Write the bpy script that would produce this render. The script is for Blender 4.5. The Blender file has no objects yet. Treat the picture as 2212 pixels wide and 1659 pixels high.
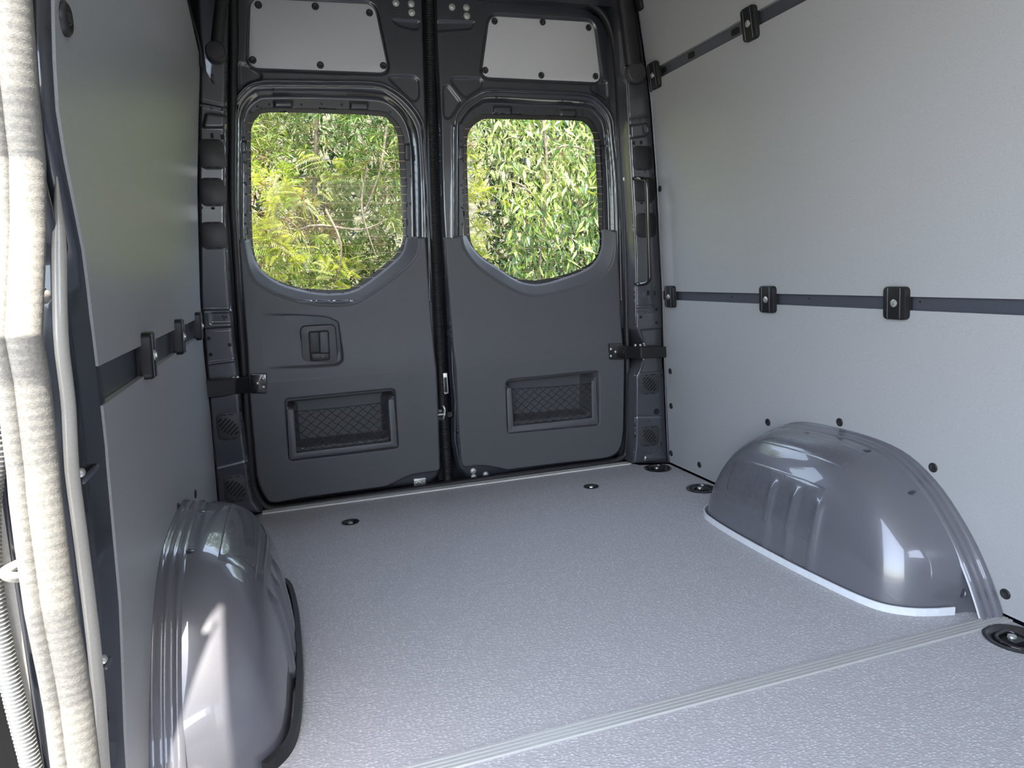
import bpy, bmesh, math, random
import numpy as np
from mathutils import Vector, Matrix, geometry

random.seed(7); RNG = np.random.default_rng(7)
SC = bpy.context.scene
COL = SC.collection

# ------------------------------------------------------------------ camera
F = 1511.24                                  # focal length in pixels of a 2212 wide frame
M = np.array([[0.9466021, -0.0863975, 0.3106123],
              [-0.3200719, -0.1361578, 0.937558],
              [-0.0387104, -0.9869126, -0.1565407]])
CAM = np.array([0.0, 0.0, 0.85])
cd = bpy.data.cameras.new('camera'); cam = bpy.data.objects.new('camera', cd); COL.objects.link(cam)
cd.sensor_width = 36.0; cd.lens = F / 2212 * 36.0; cd.clip_start = 0.02
cam.matrix_world = Matrix(((M[0, 0], -M[0, 1], -M[0, 2], CAM[0]), (M[1, 0], -M[1, 1], -M[1, 2], CAM[1]),
                           (M[2, 0], -M[2, 1], -M[2, 2], CAM[2]), (0, 0, 0, 1)))
SC.camera = cam

# ------------------------------------------------------------------ sky, sun, exposure
SUN_DIR = Vector((0.012, 0.275, -1.0)).normalized()      # the way the light travels
w = bpy.data.worlds.new('sky'); SC.world = w; w.use_nodes = True
nt = w.node_tree; bg = nt.nodes['Background']
sk = nt.nodes.new('ShaderNodeTexSky'); sk.sky_type = 'NISHITA'; sk.sun_disc = False
sk.sun_elevation = math.radians(74); sk.sun_rotation = math.radians(183); sk.air_density = 1.0; sk.dust_density = 2.0
hs = nt.nodes.new('ShaderNodeHueSaturation'); hs.inputs['Saturation'].default_value = 0.62      # thin summer haze
nt.links.new(sk.outputs[0], hs.inputs['Color']); nt.links.new(hs.outputs[0], bg.inputs[0]); bg.inputs[1].default_value = 0.62
sl = bpy.data.lights.new('sun', 'SUN'); sl.energy = 8.4; sl.angle = math.radians(0.55); sl.color = (1.0, 0.94, 0.84)
so = bpy.data.objects.new('sun', sl); COL.objects.link(so); so.location = (-1, -2, 6)
so.rotation_euler = SUN_DIR.to_track_quat('-Z', 'Y').to_euler()
SC.view_settings.view_transform = 'Standard'; SC.view_settings.look = 'None'
SC.view_settings.gamma = 1.0; SC.view_settings.use_curve_mapping = False
SC.view_settings.exposure = 1.62

# ------------------------------------------------------------------ measuring: a pixel's point on a real plane
def ray(p): return M @ np.array([p[0] - 1106.0, p[1] - 829.5, F])
def on(p, ax, v):
    r = ray(p); return CAM + r * (v - CAM[ax]) / r[ax]
def onx(p, v): return on(p, 0, v)
def ony(p, v): return on(p, 1, v)
def onz(p, v=0.0): return on(p, 2, v)
def XZ(pts, y): return np.array([[q[0], q[2]] for q in (ony(p, y) for p in pts)])

# ------------------------------------------------------------------ materials
MAT = {}
def pm(name, col, rough=0.5, metal=0.0, coat=0.0, noise=None, bump=None, spec=0.5, coat_rough=0.05):
    m = bpy.data.materials.new(name); m.use_nodes = True; t = m.node_tree; b = t.nodes['Principled BSDF']
    b.inputs['Base Color'].default_value = (*col, 1); b.inputs['Roughness'].default_value = rough
    b.inputs['Metallic'].default_value = metal; b.inputs['Coat Weight'].default_value = coat
    b.inputs['Coat Roughness'].default_value = coat_rough; b.inputs['Specular IOR Level'].default_value = spec
    tc = t.nodes.new('ShaderNodeTexCoord')
    if noise:                                   # (scale, low factor, high factor)
        n = t.nodes.new('ShaderNodeTexNoise'); n.inputs['Scale'].default_value = noise[0]; n.inputs['Detail'].default_value = 3
        t.links.new(tc.outputs['Object'], n.inputs['Vector'])
        r = t.nodes.new('ShaderNodeValToRGB'); r.color_ramp.elements[0].position = 0.33; r.color_ramp.elements[1].position = 0.67
        r.color_ramp.elements[0].color = (*[c * noise[1] for c in col], 1); r.color_ramp.elements[1].color = (*[min(1, c * noise[2]) for c in col], 1)
        t.links.new(n.outputs['Fac'], r.inputs[0]); t.links.new(r.outputs[0], b.inputs['Base Color'])
    if bump:                                    # (scale, strength, distance)
        n = t.nodes.new('ShaderNodeTexNoise'); n.inputs['Scale'].default_value = bump[0]; n.inputs['Detail'].default_value = 2
        t.links.new(tc.outputs['Object'], n.inputs['Vector'])
        bp = t.nodes.new('ShaderNodeBump'); bp.inputs['Strength'].default_value = bump[1]; bp.inputs['Distance'].default_value = bump[2]
        t.links.new(n.outputs['Fac'], bp.inputs['Height']); t.links.new(bp.outputs[0], b.inputs['Normal'])
    MAT[name] = m; return m
pm('paint', (0.035, 0.039, 0.048), 0.28, 0.25, 0.9, noise=(900, 0.9, 1.1), coat_rough=0.04)
pm('pillar_paint', (0.064, 0.066, 0.076), 0.28, 0.25, 1.0, noise=(900, 0.9, 1.1), coat_rough=0.04)
pm('joint_alu', (0.46, 0.46, 0.44), 0.4, 0.4, noise=(300, 0.95, 1.03))
pm('pale_alu', (0.72, 0.71, 0.67), 0.4, 0.25, noise=(300, 0.95, 1.03))
pm('arch_paint', (0.115, 0.116, 0.132), 0.3, 0.2, 1.0, noise=(1200, 0.92, 1.08), coat_rough=0.03)
pm('trim_plastic', (0.082, 0.083, 0.089), 0.46, noise=(700, 0.85, 1.15), bump=(900, 0.25, 0.0008))
pm('dark_plastic', (0.019, 0.019, 0.021), 0.42, noise=(600, 0.9, 1.1))
pm('vent_plastic', (0.038, 0.038, 0.040), 0.5, noise=(600, 0.9, 1.1))
pm('black_rubber', (0.012, 0.012, 0.013), 0.5, noise=(200, 0.8, 1.2))
pm('black_satin', (0.011, 0.011, 0.012), 0.40, noise=(200, 0.9, 1.1), spec=0.35)
pm('black_gloss', (0.010, 0.010, 0.011), 0.22, coat=0.6, noise=(200, 0.9, 1.1))
pm('hole_black', (0.004, 0.004, 0.004), 0.7, noise=(200, 0.9, 1.1))
pm('wall_board', (0.325, 0.33, 0.335), 0.34, noise=(420, 0.93, 1.07), bump=(900, 0.12, 0.0005))
pm('vent_board', (0.58, 0.585, 0.585), 0.40, noise=(420, 0.94, 1.06))
pm('rail_metal', (0.075, 0.08, 0.10), 0.38, 0.3, 0.3, noise=(500, 0.9, 1.1))
pm('aluminium', (0.62, 0.62, 0.60), 0.32, 0.9, noise=(300, 0.9, 1.05))
pm('zinc', (0.60, 0.60, 0.57), 0.35, 0.8, noise=(300, 0.9, 1.1))
pm('flange_glare', (0.36, 0.34, 0.30), 0.35, coat=0.5, noise=(300, 0.96, 1.03))  # pale colour carries the bright light on the dark pillar flange
pm('white_tape', (0.58, 0.60, 0.63), 0.6, noise=(60, 0.95, 1.03))
pm('ceiling_cloth', (0.50, 0.49, 0.46), 0.9, noise=(300, 0.93, 1.05))
pm('seal_fabric', (0.175, 0.166, 0.145), 0.85, noise=(260, 0.82, 1.15), bump=(520, 0.3, 0.001))
pm('jamb_paint', (0.34, 0.325, 0.29), 0.35, 0.1, 0.5, noise=(300, 0.95, 1.05))
pm('conduit_plastic', (0.30, 0.287, 0.256), 0.5, noise=(300, 0.9, 1.1))
pm('frit', (0.020, 0.019, 0.018), 0.35, coat=0.5, noise=(500, 0.9, 1.1))
pm('heat_wire', (0.62, 0.45, 0.28), 0.45, 0.4, noise=(300, 0.9, 1.1))
pm('damping_pad', (0.108, 0.110, 0.125), 0.26, 0.2, 1.0, noise=(60, 0.93, 1.07), bump=(45, 0.25, 0.004))
pm('concrete', (0.26, 0.245, 0.22), 0.9, noise=(14, 0.8, 1.15), bump=(60, 0.4, 0.01))
pm('soil', (0.05, 0.045, 0.022), 0.95, noise=(9, 0.5, 1.5), bump=(20, 0.8, 0.05))
pm('bark', (0.13, 0.10, 0.068), 0.85, noise=(40, 0.6, 1.4))
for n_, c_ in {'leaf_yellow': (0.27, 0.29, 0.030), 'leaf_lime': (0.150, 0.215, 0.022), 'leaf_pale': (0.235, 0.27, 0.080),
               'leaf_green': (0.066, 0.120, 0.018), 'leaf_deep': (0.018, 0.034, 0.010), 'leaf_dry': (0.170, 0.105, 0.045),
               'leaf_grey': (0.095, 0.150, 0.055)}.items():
    m_ = pm(n_, c_, 0.45, noise=(30, 0.85, 1.15))
    t_ = m_.node_tree; b_ = t_.nodes['Principled BSDF']; out = [n for n in t_.nodes if n.type == 'OUTPUT_MATERIAL'][0]
    tr = t_.nodes.new('ShaderNodeBsdfTranslucent'); tr.inputs[0].default_value = (*c_, 1)
    mx = t_.nodes.new('ShaderNodeMixShader'); mx.inputs[0].default_value = 0.3
    t_.links.new(b_.outputs[0], mx.inputs[1]); t_.links.new(tr.outputs[0], mx.inputs[2]); t_.links.new(mx.outputs[0], out.inputs[0])

def floor_material():
    m = pm('floor_sheet', (0.21, 0.208, 0.235), 0.5, spec=0.25)
    t = m.node_tree; b = t.nodes['Principled BSDF']
    tc = t.nodes.new('ShaderNodeTexCoord'); mp = t.nodes.new('ShaderNodeMapping'); mp.inputs['Scale'].default_value = (0.75, 1.25, 1)
    mp.inputs['Rotation'].default_value = (0, 0, 0.0)
    t.links.new(tc.outputs['Object'], mp.inputs[0])
    v = t.nodes.new('ShaderNodeTexVoronoi'); v.inputs['Scale'].default_value = 150; v.inputs['Randomness'].default_value = 0.75
    t.links.new(mp.outputs[0], v.inputs['Vector'])
    n = t.nodes.new('ShaderNodeTexNoise'); n.inputs['Scale'].default_value = 260; n.inputs['Detail'].default_value = 2
    t.links.new(mp.outputs[0], n.inputs['Vector'])
    ad = t.nodes.new('ShaderNodeMath'); ad.operation = 'MULTIPLY_ADD'; ad.inputs[1].default_value = -1.0
    t.links.new(v.outputs['Distance'], ad.inputs[0]); t.links.new(n.outputs['Fac'], ad.inputs[2])
    bp = t.nodes.new('ShaderNodeBump'); bp.inputs['Strength'].default_value = 0.55; bp.inputs['Distance'].default_value = 0.0022
    t.links.new(ad.outputs[0], bp.inputs['Height']); t.links.new(bp.outputs[0], b.inputs['Normal'])
    r = t.nodes.new('ShaderNodeValToRGB'); r.color_ramp.elements[0].position = 0.05; r.color_ramp.elements[1].position = 0.50
    r.color_ramp.elements[0].color = (0.355, 0.350, 0.358, 1); r.color_ramp.elements[1].color = (0.59, 0.584, 0.594, 1)
    t.links.new(ad.outputs[0], r.inputs[0]); t.links.new(r.outputs[0], b.inputs['Base Color'])
floor_material()

def glass_material():
    m = bpy.data.materials.new('window_glass'); m.use_nodes = True; t = m.node_tree
    for n in list(t.nodes):
        if n.type == 'BSDF_PRINCIPLED': t.nodes.remove(n)
    out = [n for n in t.nodes if n.type == 'OUTPUT_MATERIAL'][0]
    tr = t.nodes.new('ShaderNodeBsdfTransparent'); tr.inputs[0].default_value = (0.92, 0.95, 0.93, 1)
    gl = t.nodes.new('ShaderNodeBsdfGlossy'); gl.inputs['Roughness'].default_value = 0.02
    fr = t.nodes.new('ShaderNodeFresnel'); fr.inputs[0].default_value = 1.17
    mx = t.nodes.new('ShaderNodeMixShader'); t.links.new(fr.outputs[0], mx.inputs[0]); t.links.new(tr.outputs[0], mx.inputs[1])
    t.links.new(gl.outputs[0], mx.inputs[2]); t.links.new(mx.outputs[0], out.inputs[0]); MAT['window_glass'] = m
glass_material()

# ------------------------------------------------------------------ object helpers
LOC = {}
def top(name, label, cat, loc=(0, 0, 0), group=None, kind=None):
    o = bpy.data.objects.new(name, None); COL.objects.link(o); o.location = loc; o.empty_display_size = 0.05
    LOC[o.name] = np.array(loc, float); tag(o, label, cat, group, kind); return o
def tag(o, label=None, cat=None, group=None, kind=None):
    if label: o['label'] = label
    if cat: o['category'] = cat
    if group: o['group'] = group
    if kind: o['kind'] = kind
    return o
def mesh(name, V, Fc, mat, parent=None, smooth=True, label=None, kind=None, mats=None, mi=None, auto=None):
    V = np.asarray(V, float)
    off = LOC[parent.name] if parent is not None else np.zeros(3)
    me = bpy.data.meshes.new(name)
    V = V - off
    if isinstance(Fc, np.ndarray):
        n, k = Fc.shape
        me.vertices.add(len(V)); me.vertices.foreach_set('co', V.astype(np.float32).ravel())
        me.loops.add(n * k); me.loops.foreach_set('vertex_index', Fc.astype(np.int32).ravel())
        me.polygons.add(n); me.polygons.foreach_set('loop_start', np.arange(0, n * k, k, dtype=np.int32))
        me.update(calc_edges=True)
    else:
        me.from_pydata(V.tolist(), [], Fc); me.update()
    for m in (mats or [mat]): me.materials.append(MAT[m])
    if mi is not None: me.polygons.foreach_set('material_index', np.asarray(mi, np.int32))
    me.polygons.foreach_set('use_smooth', np.full(len(me.polygons), bool(smooth)))
    if auto and smooth: me.set_sharp_from_angle(angle=math.radians(auto))
    me.validate(); o = bpy.data.objects.new(name, me); COL.objects.link(o)
    LOC[o.name] = off.copy()
    if parent is not None: o.parent = parent
    if label: o['label'] = label
    if kind: o['kind'] = kind
    return o
def dup(o, parent, offset):
    c = o.copy(); COL.objects.link(c); c.parent = parent; c.location = offset; LOC[c.name] = LOC[o.name]; return c
class MB:
    """collects pieces into one mesh"""
    def __init__(s): s.v = []; s.f = []; s.n = 0
    def add(s, V, Fc):
        V = np.asarray(V, float); s.v.append(V); s.f += [[i + s.n for i in f] for f in Fc]; s.n += len(V); return s
    def build(s, name, mat, parent=None, **k): return mesh(name, np.vstack(s.v), s.f, mat, parent, **k)

def offset2(P, d):
    """moves a closed ccw polygon inwards by d"""
    P = np.asarray(P, float); a = P - np.roll(P, 1, 0); b = np.roll(P, -1, 0) - P
    na = np.stack([-a[:, 1], a[:, 0]], 1); nb = np.stack([-b[:, 1], b[:, 0]], 1)
    na /= np.linalg.norm(na, axis=1, keepdims=True) + 1e-12; nb /= np.linalg.norm(nb, axis=1, keepdims=True) + 1e-12
    n = na + nb; n /= np.linalg.norm(n, axis=1, keepdims=True) + 1e-12
    c = np.clip((n * na).sum(1, keepdims=True), 0.5, 1)
    return P + n * d / c
def ccw(P):
    P = np.asarray(P, float); x, y = P[:, 0], P[:, 1]
    return P if (x * np.roll(y, -1) - np.roll(x, -1) * y).sum() > 0 else P[::-1].copy()
def rrect(x0, y0, x1, y1, r, n=5):
    out = []
    for cx, cy, a in ((x1 - r, y1 - r, 0), (x0 + r, y1 - r, 90), (x0 + r, y0 + r, 180), (x1 - r, y0 + r, 270)):
        for i in range(n + 1):
            t = math.radians(a + 90 * i / n); out.append((cx + r * math.cos(t), cy + r * math.sin(t)))
    return np.array(out)
def circle(cx, cy, r, n=20, ry=None):
    return np.array([(cx + r * math.cos(2 * math.pi * i / n), cy + (ry or r) * math.sin(2 * math.pi * i / n)) for i in range(n)])
def rounded(P, r, n=5):
    """a polygon with its corners cut to arcs"""
    P = ccw(P); out = []; N = len(P); rr = r if hasattr(r, '__len__') else [r] * N
    for i in range(N):
        a, b, c = P[i - 1], P[i], P[(i + 1) % N]; u = a - b; v = c - b
        lu, lv = np.linalg.norm(u), np.linalg.norm(v); k = min(rr[i], lu * 0.48, lv * 0.48); u = b + u / lu * k; v = b + v / lv * k
        for j in range(n + 1):
            t = j / n; out.append((1 - t) ** 2 * u + 2 * t * (1 - t) * b + t * t * v)
    return np.array(out)
def spline(P, n=6, closed=False):
    P = np.asarray(P, float); N = len(P); out = []
    for i in range(N if closed else N - 1):
        if closed: p = [P[(i + k) % N] for k in (-1, 0, 1, 2)]
        else: p = [P[max(i - 1, 0)], P[i], P[i + 1], P[min(i + 2, N - 1)]]
        for j in range(n):
            t = j / n
            out.append(0.5 * (2 * p[1] + (p[2] - p[0]) * t + (2 * p[0] - 5 * p[1] + 4 * p[2] - p[3]) * t * t + (3 * p[1] - p[0] - 3 * p[2] + p[3]) * t ** 3))
    if not closed: out.append(P[-1])
    return np.array(out)
def prism(P, mp, h0, h1, bev=0.0):
    """closed outline raised from h0 to h1 with a rounded front edge; mp(a, b, h) -> point"""
    P = ccw(P); N = len(P); rings = [(0, h0)]
    if bev > 0: rings += [(0, h1 - bev), (bev * 0.3, h1 - bev * 0.3), (bev, h1)]
    else: rings += [(0, h1)]
    V = []; Fc = []
    for d, h in rings:
        Q = offset2(P, d) if d else P
        V += [mp(a, b, h) for a, b in Q]
    for k in range(len(rings) - 1):
        for i in range(N):
            j = (i + 1) % N; Fc.append([k * N + i, k * N + j, (k + 1) * N + j, (k + 1) * N + i])
    Fc.append([(len(rings) - 1) * N + i for i in range(N)]); Fc.append([i for i in range(N)][::-1])
    return np.array(V), Fc
def ymap(y0): return lambda a, b, h: (a, y0 - h, b)
def zmap(z0): return lambda a, b, h: (a, b, z0 + h)
def ring(P, Q, mp, h0, h1):
    """flat band between two closed outlines of equal length, with thickness"""
    N = len(P); V = [mp(a, b, h1) for a, b in P] + [mp(a, b, h1) for a, b in Q] + [mp(a, b, h0) for a, b in P] + [mp(a, b, h0) for a, b in Q]; Fc = []
    for i in range(N):
        j = (i + 1) % N
        Fc += [[i, j, N + j, N + i], [2 * N + i, i + 3 * N, 3 * N + j, 2 * N + j], [i, 2 * N + i, 2 * N + j, j], [N + i, N + j, 3 * N + j, 3 * N + i]]
    return np.array(V), Fc
def sweep(path, prof, up=(0, 0, 1), closed=False, caps=True):
    path = np.asarray(path, float); prof = np.asarray(prof, float); N, K = len(path), len(prof); up = np.asarray(up, float); V = []; Fc = []
    for i in range(N):
        a = path[(i - 1) % N] if closed or i > 0 else path[i]; b = path[(i + 1) % N] if closed or i < N - 1 else path[i]
        t = b - a; t /= np.linalg.norm(t) + 1e-12; s = np.cross(t, up)
        s = s / np.linalg.norm(s) if np.linalg.norm(s) > 1e-6 else np.array([1.0, 0, 0]); n = np.cross(s, t)
        V += [path[i] + s * p[0] + n * p[1] for p in prof]
    for i in range(N if closed else N - 1):
        j = (i + 1) % N
        for k in range(K):
            l = (k + 1) % K; Fc.append([i * K + k, i * K + l, j * K + l, j * K + k])
    if caps and not closed: Fc += [list(range(K))[::-1], [(N - 1) * K + k for k in range(K)]]
    return np.array(V), Fc
def tube(path, r, n=8, up=(0, 0, 1), closed=False): return sweep(path, circle(0, 0, r, n), up, closed)
def box(x0, x1, y0, y1, z0, z1):
    V = np.array([(x, y, z) for x in (x0, x1) for y in (y0, y1) for z in (z0, z1)])
    return V, [[0, 1, 3, 2], [4, 6, 7, 5], [0, 4, 5, 1], [2, 3, 7, 6], [0, 2, 6, 4], [1, 5, 7, 3]]
def dome(c, ax, r, h, n=12, k=4):
    """low round head: base circle radius r around c, rising h along the unit axis ax"""
    ax = np.asarray(ax, float); s = np.cross(ax, (0, 0, 1) if abs(ax[2]) < 0.9 else (1, 0, 0)); s /= np.linalg.norm(s); t = np.cross(ax, s); V = []; Fc = []
    for j in range(k):
        a = math.pi / 2 * j / k
        for i in range(n):
            b = 2 * math.pi * i / n; V.append(np.asarray(c) + (s * math.cos(b) + t * math.sin(b)) * r * math.cos(a) + ax * h * math.sin(a))
    V.append(np.asarray(c) + ax * h)
    for j in range(k - 1):
        for i in range(n): Fc.append([j * n + i, j * n + (i + 1) % n, (j + 1) * n + (i + 1) % n, (j + 1) * n + i])
    for i in range(n): Fc.append([(k - 1) * n + i, (k - 1) * n + (i + 1) % n, k * n])
    return np.array(V), Fc
def lathe(prof, c, ax, n=20):
    """prof: (radius, height) pairs around the axis ax at c"""
    ax = np.asarray(ax, float); s = np.cross(ax, (0, 0, 1) if abs(ax[2]) < 0.9 else (1, 0, 0)); s /= np.linalg.norm(s); t = np.cross(ax, s); V = []; Fc = []; m = len(prof)
    for r, h in prof:
        for i in range(n):
            b = 2 * math.pi * i / n; V.append(np.asarray(c) + (s * math.cos(b) + t * math.sin(b)) * r + ax * h)
    for j in range(m - 1):
        for i in range(n): Fc.append([j * n + i, j * n + (i + 1) % n, (j + 1) * n + (i + 1) % n, (j + 1) * n + i])
    Fc.append([(m - 1) * n + i for i in range(n)])
    return np.array(V), Fc
def sst(a, b, x):
    t = np.clip((x - a) / (b - a), 0, 1); return t * t * (3 - 2 * t)
def sdf(P, X, Z):
    """signed distance to a closed polygon (positive inside) and the nearest point"""
    P = np.asarray(P, float); A = P; B = np.roll(P, -1, 0); best = np.full(X.shape, 1e9); nx = X.copy(); nz = Z.copy(); ins = np.zeros(X.shape, bool)
    for a, b in zip(A, B):
        e = b - a; L = e @ e
        if L < 1e-14: continue
        t = np.clip(((X - a[0]) * e[0] + (Z - a[1]) * e[1]) / L, 0, 1); qx = a[0] + t * e[0]; qz = a[1] + t * e[1]
        d = (X - qx) ** 2 + (Z - qz) ** 2; m = d < best; best[m] = d[m]; nx[m] = qx[m]; nz[m] = qz[m]
        if a[1] != b[1]:
            c = ((a[1] > Z) != (b[1] > Z)) & (X < a[0] + (Z - a[1]) / (b[1] - a[1]) * e[0]); ins ^= c
    d = np.sqrt(best); return np.where(ins, d, -d), nx, nz
def relief(name, outline, holes, fn, y0, res, mat, parent, **kw):
    """pressed panel facing -y: grid clipped to outline and holes, raised by fn(X, Z, distance to edge)"""
    lo = outline.min(0) - res; hi = outline.max(0) + res
    xs = np.arange(lo[0], hi[0] + res, res); zs = np.arange(lo[1], hi[1] + res, res); X, Z = np.meshgrid(xs, zs); nr, nc = X.shape
    X = X.ravel().copy(); Z = Z.ravel().copy(); S, nx, nz = sdf(outline, X, Z); keep = S > -res * 0.7
    m = np.abs(S) < res * 0.7; X[m] = nx[m]; Z[m] = nz[m]; S[m] = 0
    for h in holes:
        s, hx, hz = sdf(h, X, Z); m = (np.abs(s) < res * 0.7); X[m] = hx[m]; Z[m] = hz[m]; keep &= ~(s > res * 0.7)
    D = fn(X, Z, np.maximum(S, 0)); V = np.stack([X, y0 - D, Z], 1)
    i = np.arange(nr * nc).reshape(nr, nc); Q = np.stack([i[:-1, :-1].ravel(), i[:-1, 1:].ravel(), i[1:, 1:].ravel(), i[1:, :-1].ravel()], 1)
    Q = Q[keep[Q].all(1)]; used = np.unique(Q); re = np.zeros(nr * nc, int); re[used] = np.arange(len(used))
    return mesh(name, V[used], re[Q], mat, parent, **kw)

# ------------------------------------------------------------------ van body shape
ZR = [-0.7, 0.0, 0.49, 0.73, 1.18, 1.54, 1.78, 1.88, 2.02]
XR = [1.590, 1.573, 1.551, 1.545, 1.522, 1.493, 1.454, 1.435, 1.395]
ZL = [-0.7, 0.09, 0.40, 0.62, 0.81, 1.18, 1.40, 1.615, 1.74, 2.02]
XL = [-0.275, -0.254, -0.247, -0.246, -0.238, -0.209, -0.184, -0.159, -0.138, -0.09]
def xr(z): return float(np.interp(z, ZR, XR))
def xl(z): return float(np.interp(z, ZL, XL))
def rmap(a, b, h): return (xr(b) - h, a, b)      # (y, z, height) on the right wall
def lmap(a, b, h): return (xl(b) + h, a, b)
def rpt(p, h=0.0):                               # pixel -> (y, z) on the curved right wall
    x = 1.55
    for _ in range(8): q = onx(p, x - h); x = xr(q[2])
    return q[1], q[2]
def lpt(p, h=0.0):
    x = -0.24
    for _ in range(12): q = onx(p, x + h); x = xl(q[2])
    return q[1], q[2]
def sheet(P, mp, h0, h1, n=10):
    """curved board: quads between two boundary polylines in (y, z) lower and upper, thickness h0..h1"""
    lo, hi = P; V = []; Fc = []; N = len(lo)
    for h in (h1, h0):
        for k in range(n + 1):
            for a, b in zip(lo, hi):
                y = a[0] + (b[0] - a[0]) * k / n; z = a[1] + (b[1] - a[1]) * k / n; V.append(mp(y, z, h))
    S = (n + 1) * N
    for k in range(n):
        for i in range(N - 1):
            q = [k * N + i, k * N + i + 1, (k + 1) * N + i + 1, (k + 1) * N + i]; Fc += [q, [v + S for v in q[::-1]]]
    for i in range(N - 1):
        Fc += [[i, i + S, i + 1 + S, i + 1], [n * N + i, n * N + i + 1, n * N + i + 1 + S, n * N + i + S]]
    for k in range(n):
        Fc += [[k * N, (k + 1) * N, (k + 1) * N + S, k * N + S], [k * N + N - 1, k * N + N - 1 + S, (k + 1) * N + N - 1 + S, (k + 1) * N + N - 1]]
    return np.array(V), Fc

# floor: two sheets with the holes of the lashing cups cut through
CUPS = [((1421, 1012), 0.052), ((1515, 1056), 0.052), ((2197, 1381), 0.060)]
PLUGS = [(757, 1128), (1277, 1051)]
cups = [(onz(p)[:2], r) for p, r in CUPS]; plugs = [onz(p)[:2] for p in PLUGS]
YS = 2.694; YM = 1.102
fl = top('floor', 'grey-blue stippled load floor of the van', 'floor', kind='structure')
def cup_outline(c, r): return circle(c[0], c[1], r, 28, r)
def floor_sheet(name, rect, holes):
    loops = [[Vector((x, y, 0)) for x, y in rect]] + [[Vector((x, y, 0)) for x, y in h] for h in holes]
    tri = geometry.tessellate_polygon(loops); pts = [p for l in loops for p in l]
    V = [(p.x, p.y, 0.0) for p in pts]; Fc = [list(t) for t in tri]
    for i, f in enumerate(Fc):
        a, b, c = (np.array(V[k]) for k in f)
        if np.cross(b - a, c - a)[2] < 0: Fc[i] = f[::-1]
    s = 0; W = list(V)
    for l in loops:
        n = len(l); b = len(W); W += [(p.x, p.y, -0.012) for p in l]
        for i in range(n): Fc.append([s + i, s + (i + 1) % n, b + (i + 1) % n, b + i])
        s += n
    return mesh(name, W, Fc, 'floor_sheet', fl, smooth=False)
holes_rear = [cup_outline(*c) for c in cups[:2]] + [circle(p[0], p[1], 0.028, 18) for p in plugs]
floor_sheet('floor_sheet', [(-0.262, YM + .012), (1.569, YM + .012), (1.569, 2.60), (1.445, 2.64), (1.425, YS), (-0.115, YS), (-0.16, 2.64), (-0.262, 2.60)], holes_rear)
floor_sheet('floor_sheet', [(-0.262, -1.3), (1.569, -1.3), (1.569, YM - .012), (-0.262, YM - .012)], [cup_outline(*cups[2])])
mesh('under_floor', *box(-0.36, 1.64, -2.6, 2.86, -0.16, -0.075), 'hole_black', fl, smooth=False)

# right wall
def edge(pts): return [tuple(p) for p in pts]
wr = top('wall_right', 'smooth pale grey plywood-faced side wall on the right of the van', 'wall', kind='structure')
YF = -0.9
z_rl = [onx((2212, 681), 1.553)[2], onx((2212, 646), 1.553)[2]]
u0 = [rpt((1421, 170)), rpt((1744, 0))]; u1 = [rpt((1421, 144)), rpt((1677, 0))]
ZU0 = sum(p[1] for p in u0) / 2; ZU1 = sum(p[1] for p in u1) / 2
def strip_y(z, n=16): return [(YF + (2.6 - YF) * i / n, z) for i in range(n + 1)]
mesh('lower_board', *sheet((strip_y(0.008), strip_y(z_rl[0])), rmap, -0.012, 0.0, 8), 'wall_board', wr, auto=40)
mesh('upper_board', *sheet((strip_y(z_rl[1]), strip_y(ZU0)), rmap, -0.012, 0.0, 12), 'wall_board', wr, auto=40)
mesh('top_board', *sheet((strip_y(ZU1), strip_y(2.0)), rmap, -0.012, 0.0, 6), 'wall_board', wr, auto=40)
mesh('body_side', *sheet(([(-2.6, -.3), (2.87, -.3)], [(-2.6, 2.06), (2.87, 2.06)]), rmap, -0.07, -0.05, 14), 'paint', wr)
def add_plug(p, side, r=0.0125):
    y, z = rpt(p) if side > 0 else lpt(p); x = xr(z) if side > 0 else xl(z); ax = (-side, 0, -0.04)
    return mesh('wall_plug', *lathe([(r, -0.002), (r, 0.002), (r * .82, 0.0035), (r * .55, 0.001), (r * .3, 0.0005)], (x, y, z), ax, 16), 'black_rubber', wr if side > 0 else wl)
for p in ((1448, 802), (1450, 877), (1450, 979), (1511, 1004), (1659, 912), (1814, 912), (2016, 1010), (2172, 1283), (1426, 408)): add_plug(p, 1)
add_plug((1407, 195), 1, 0.007)

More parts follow.
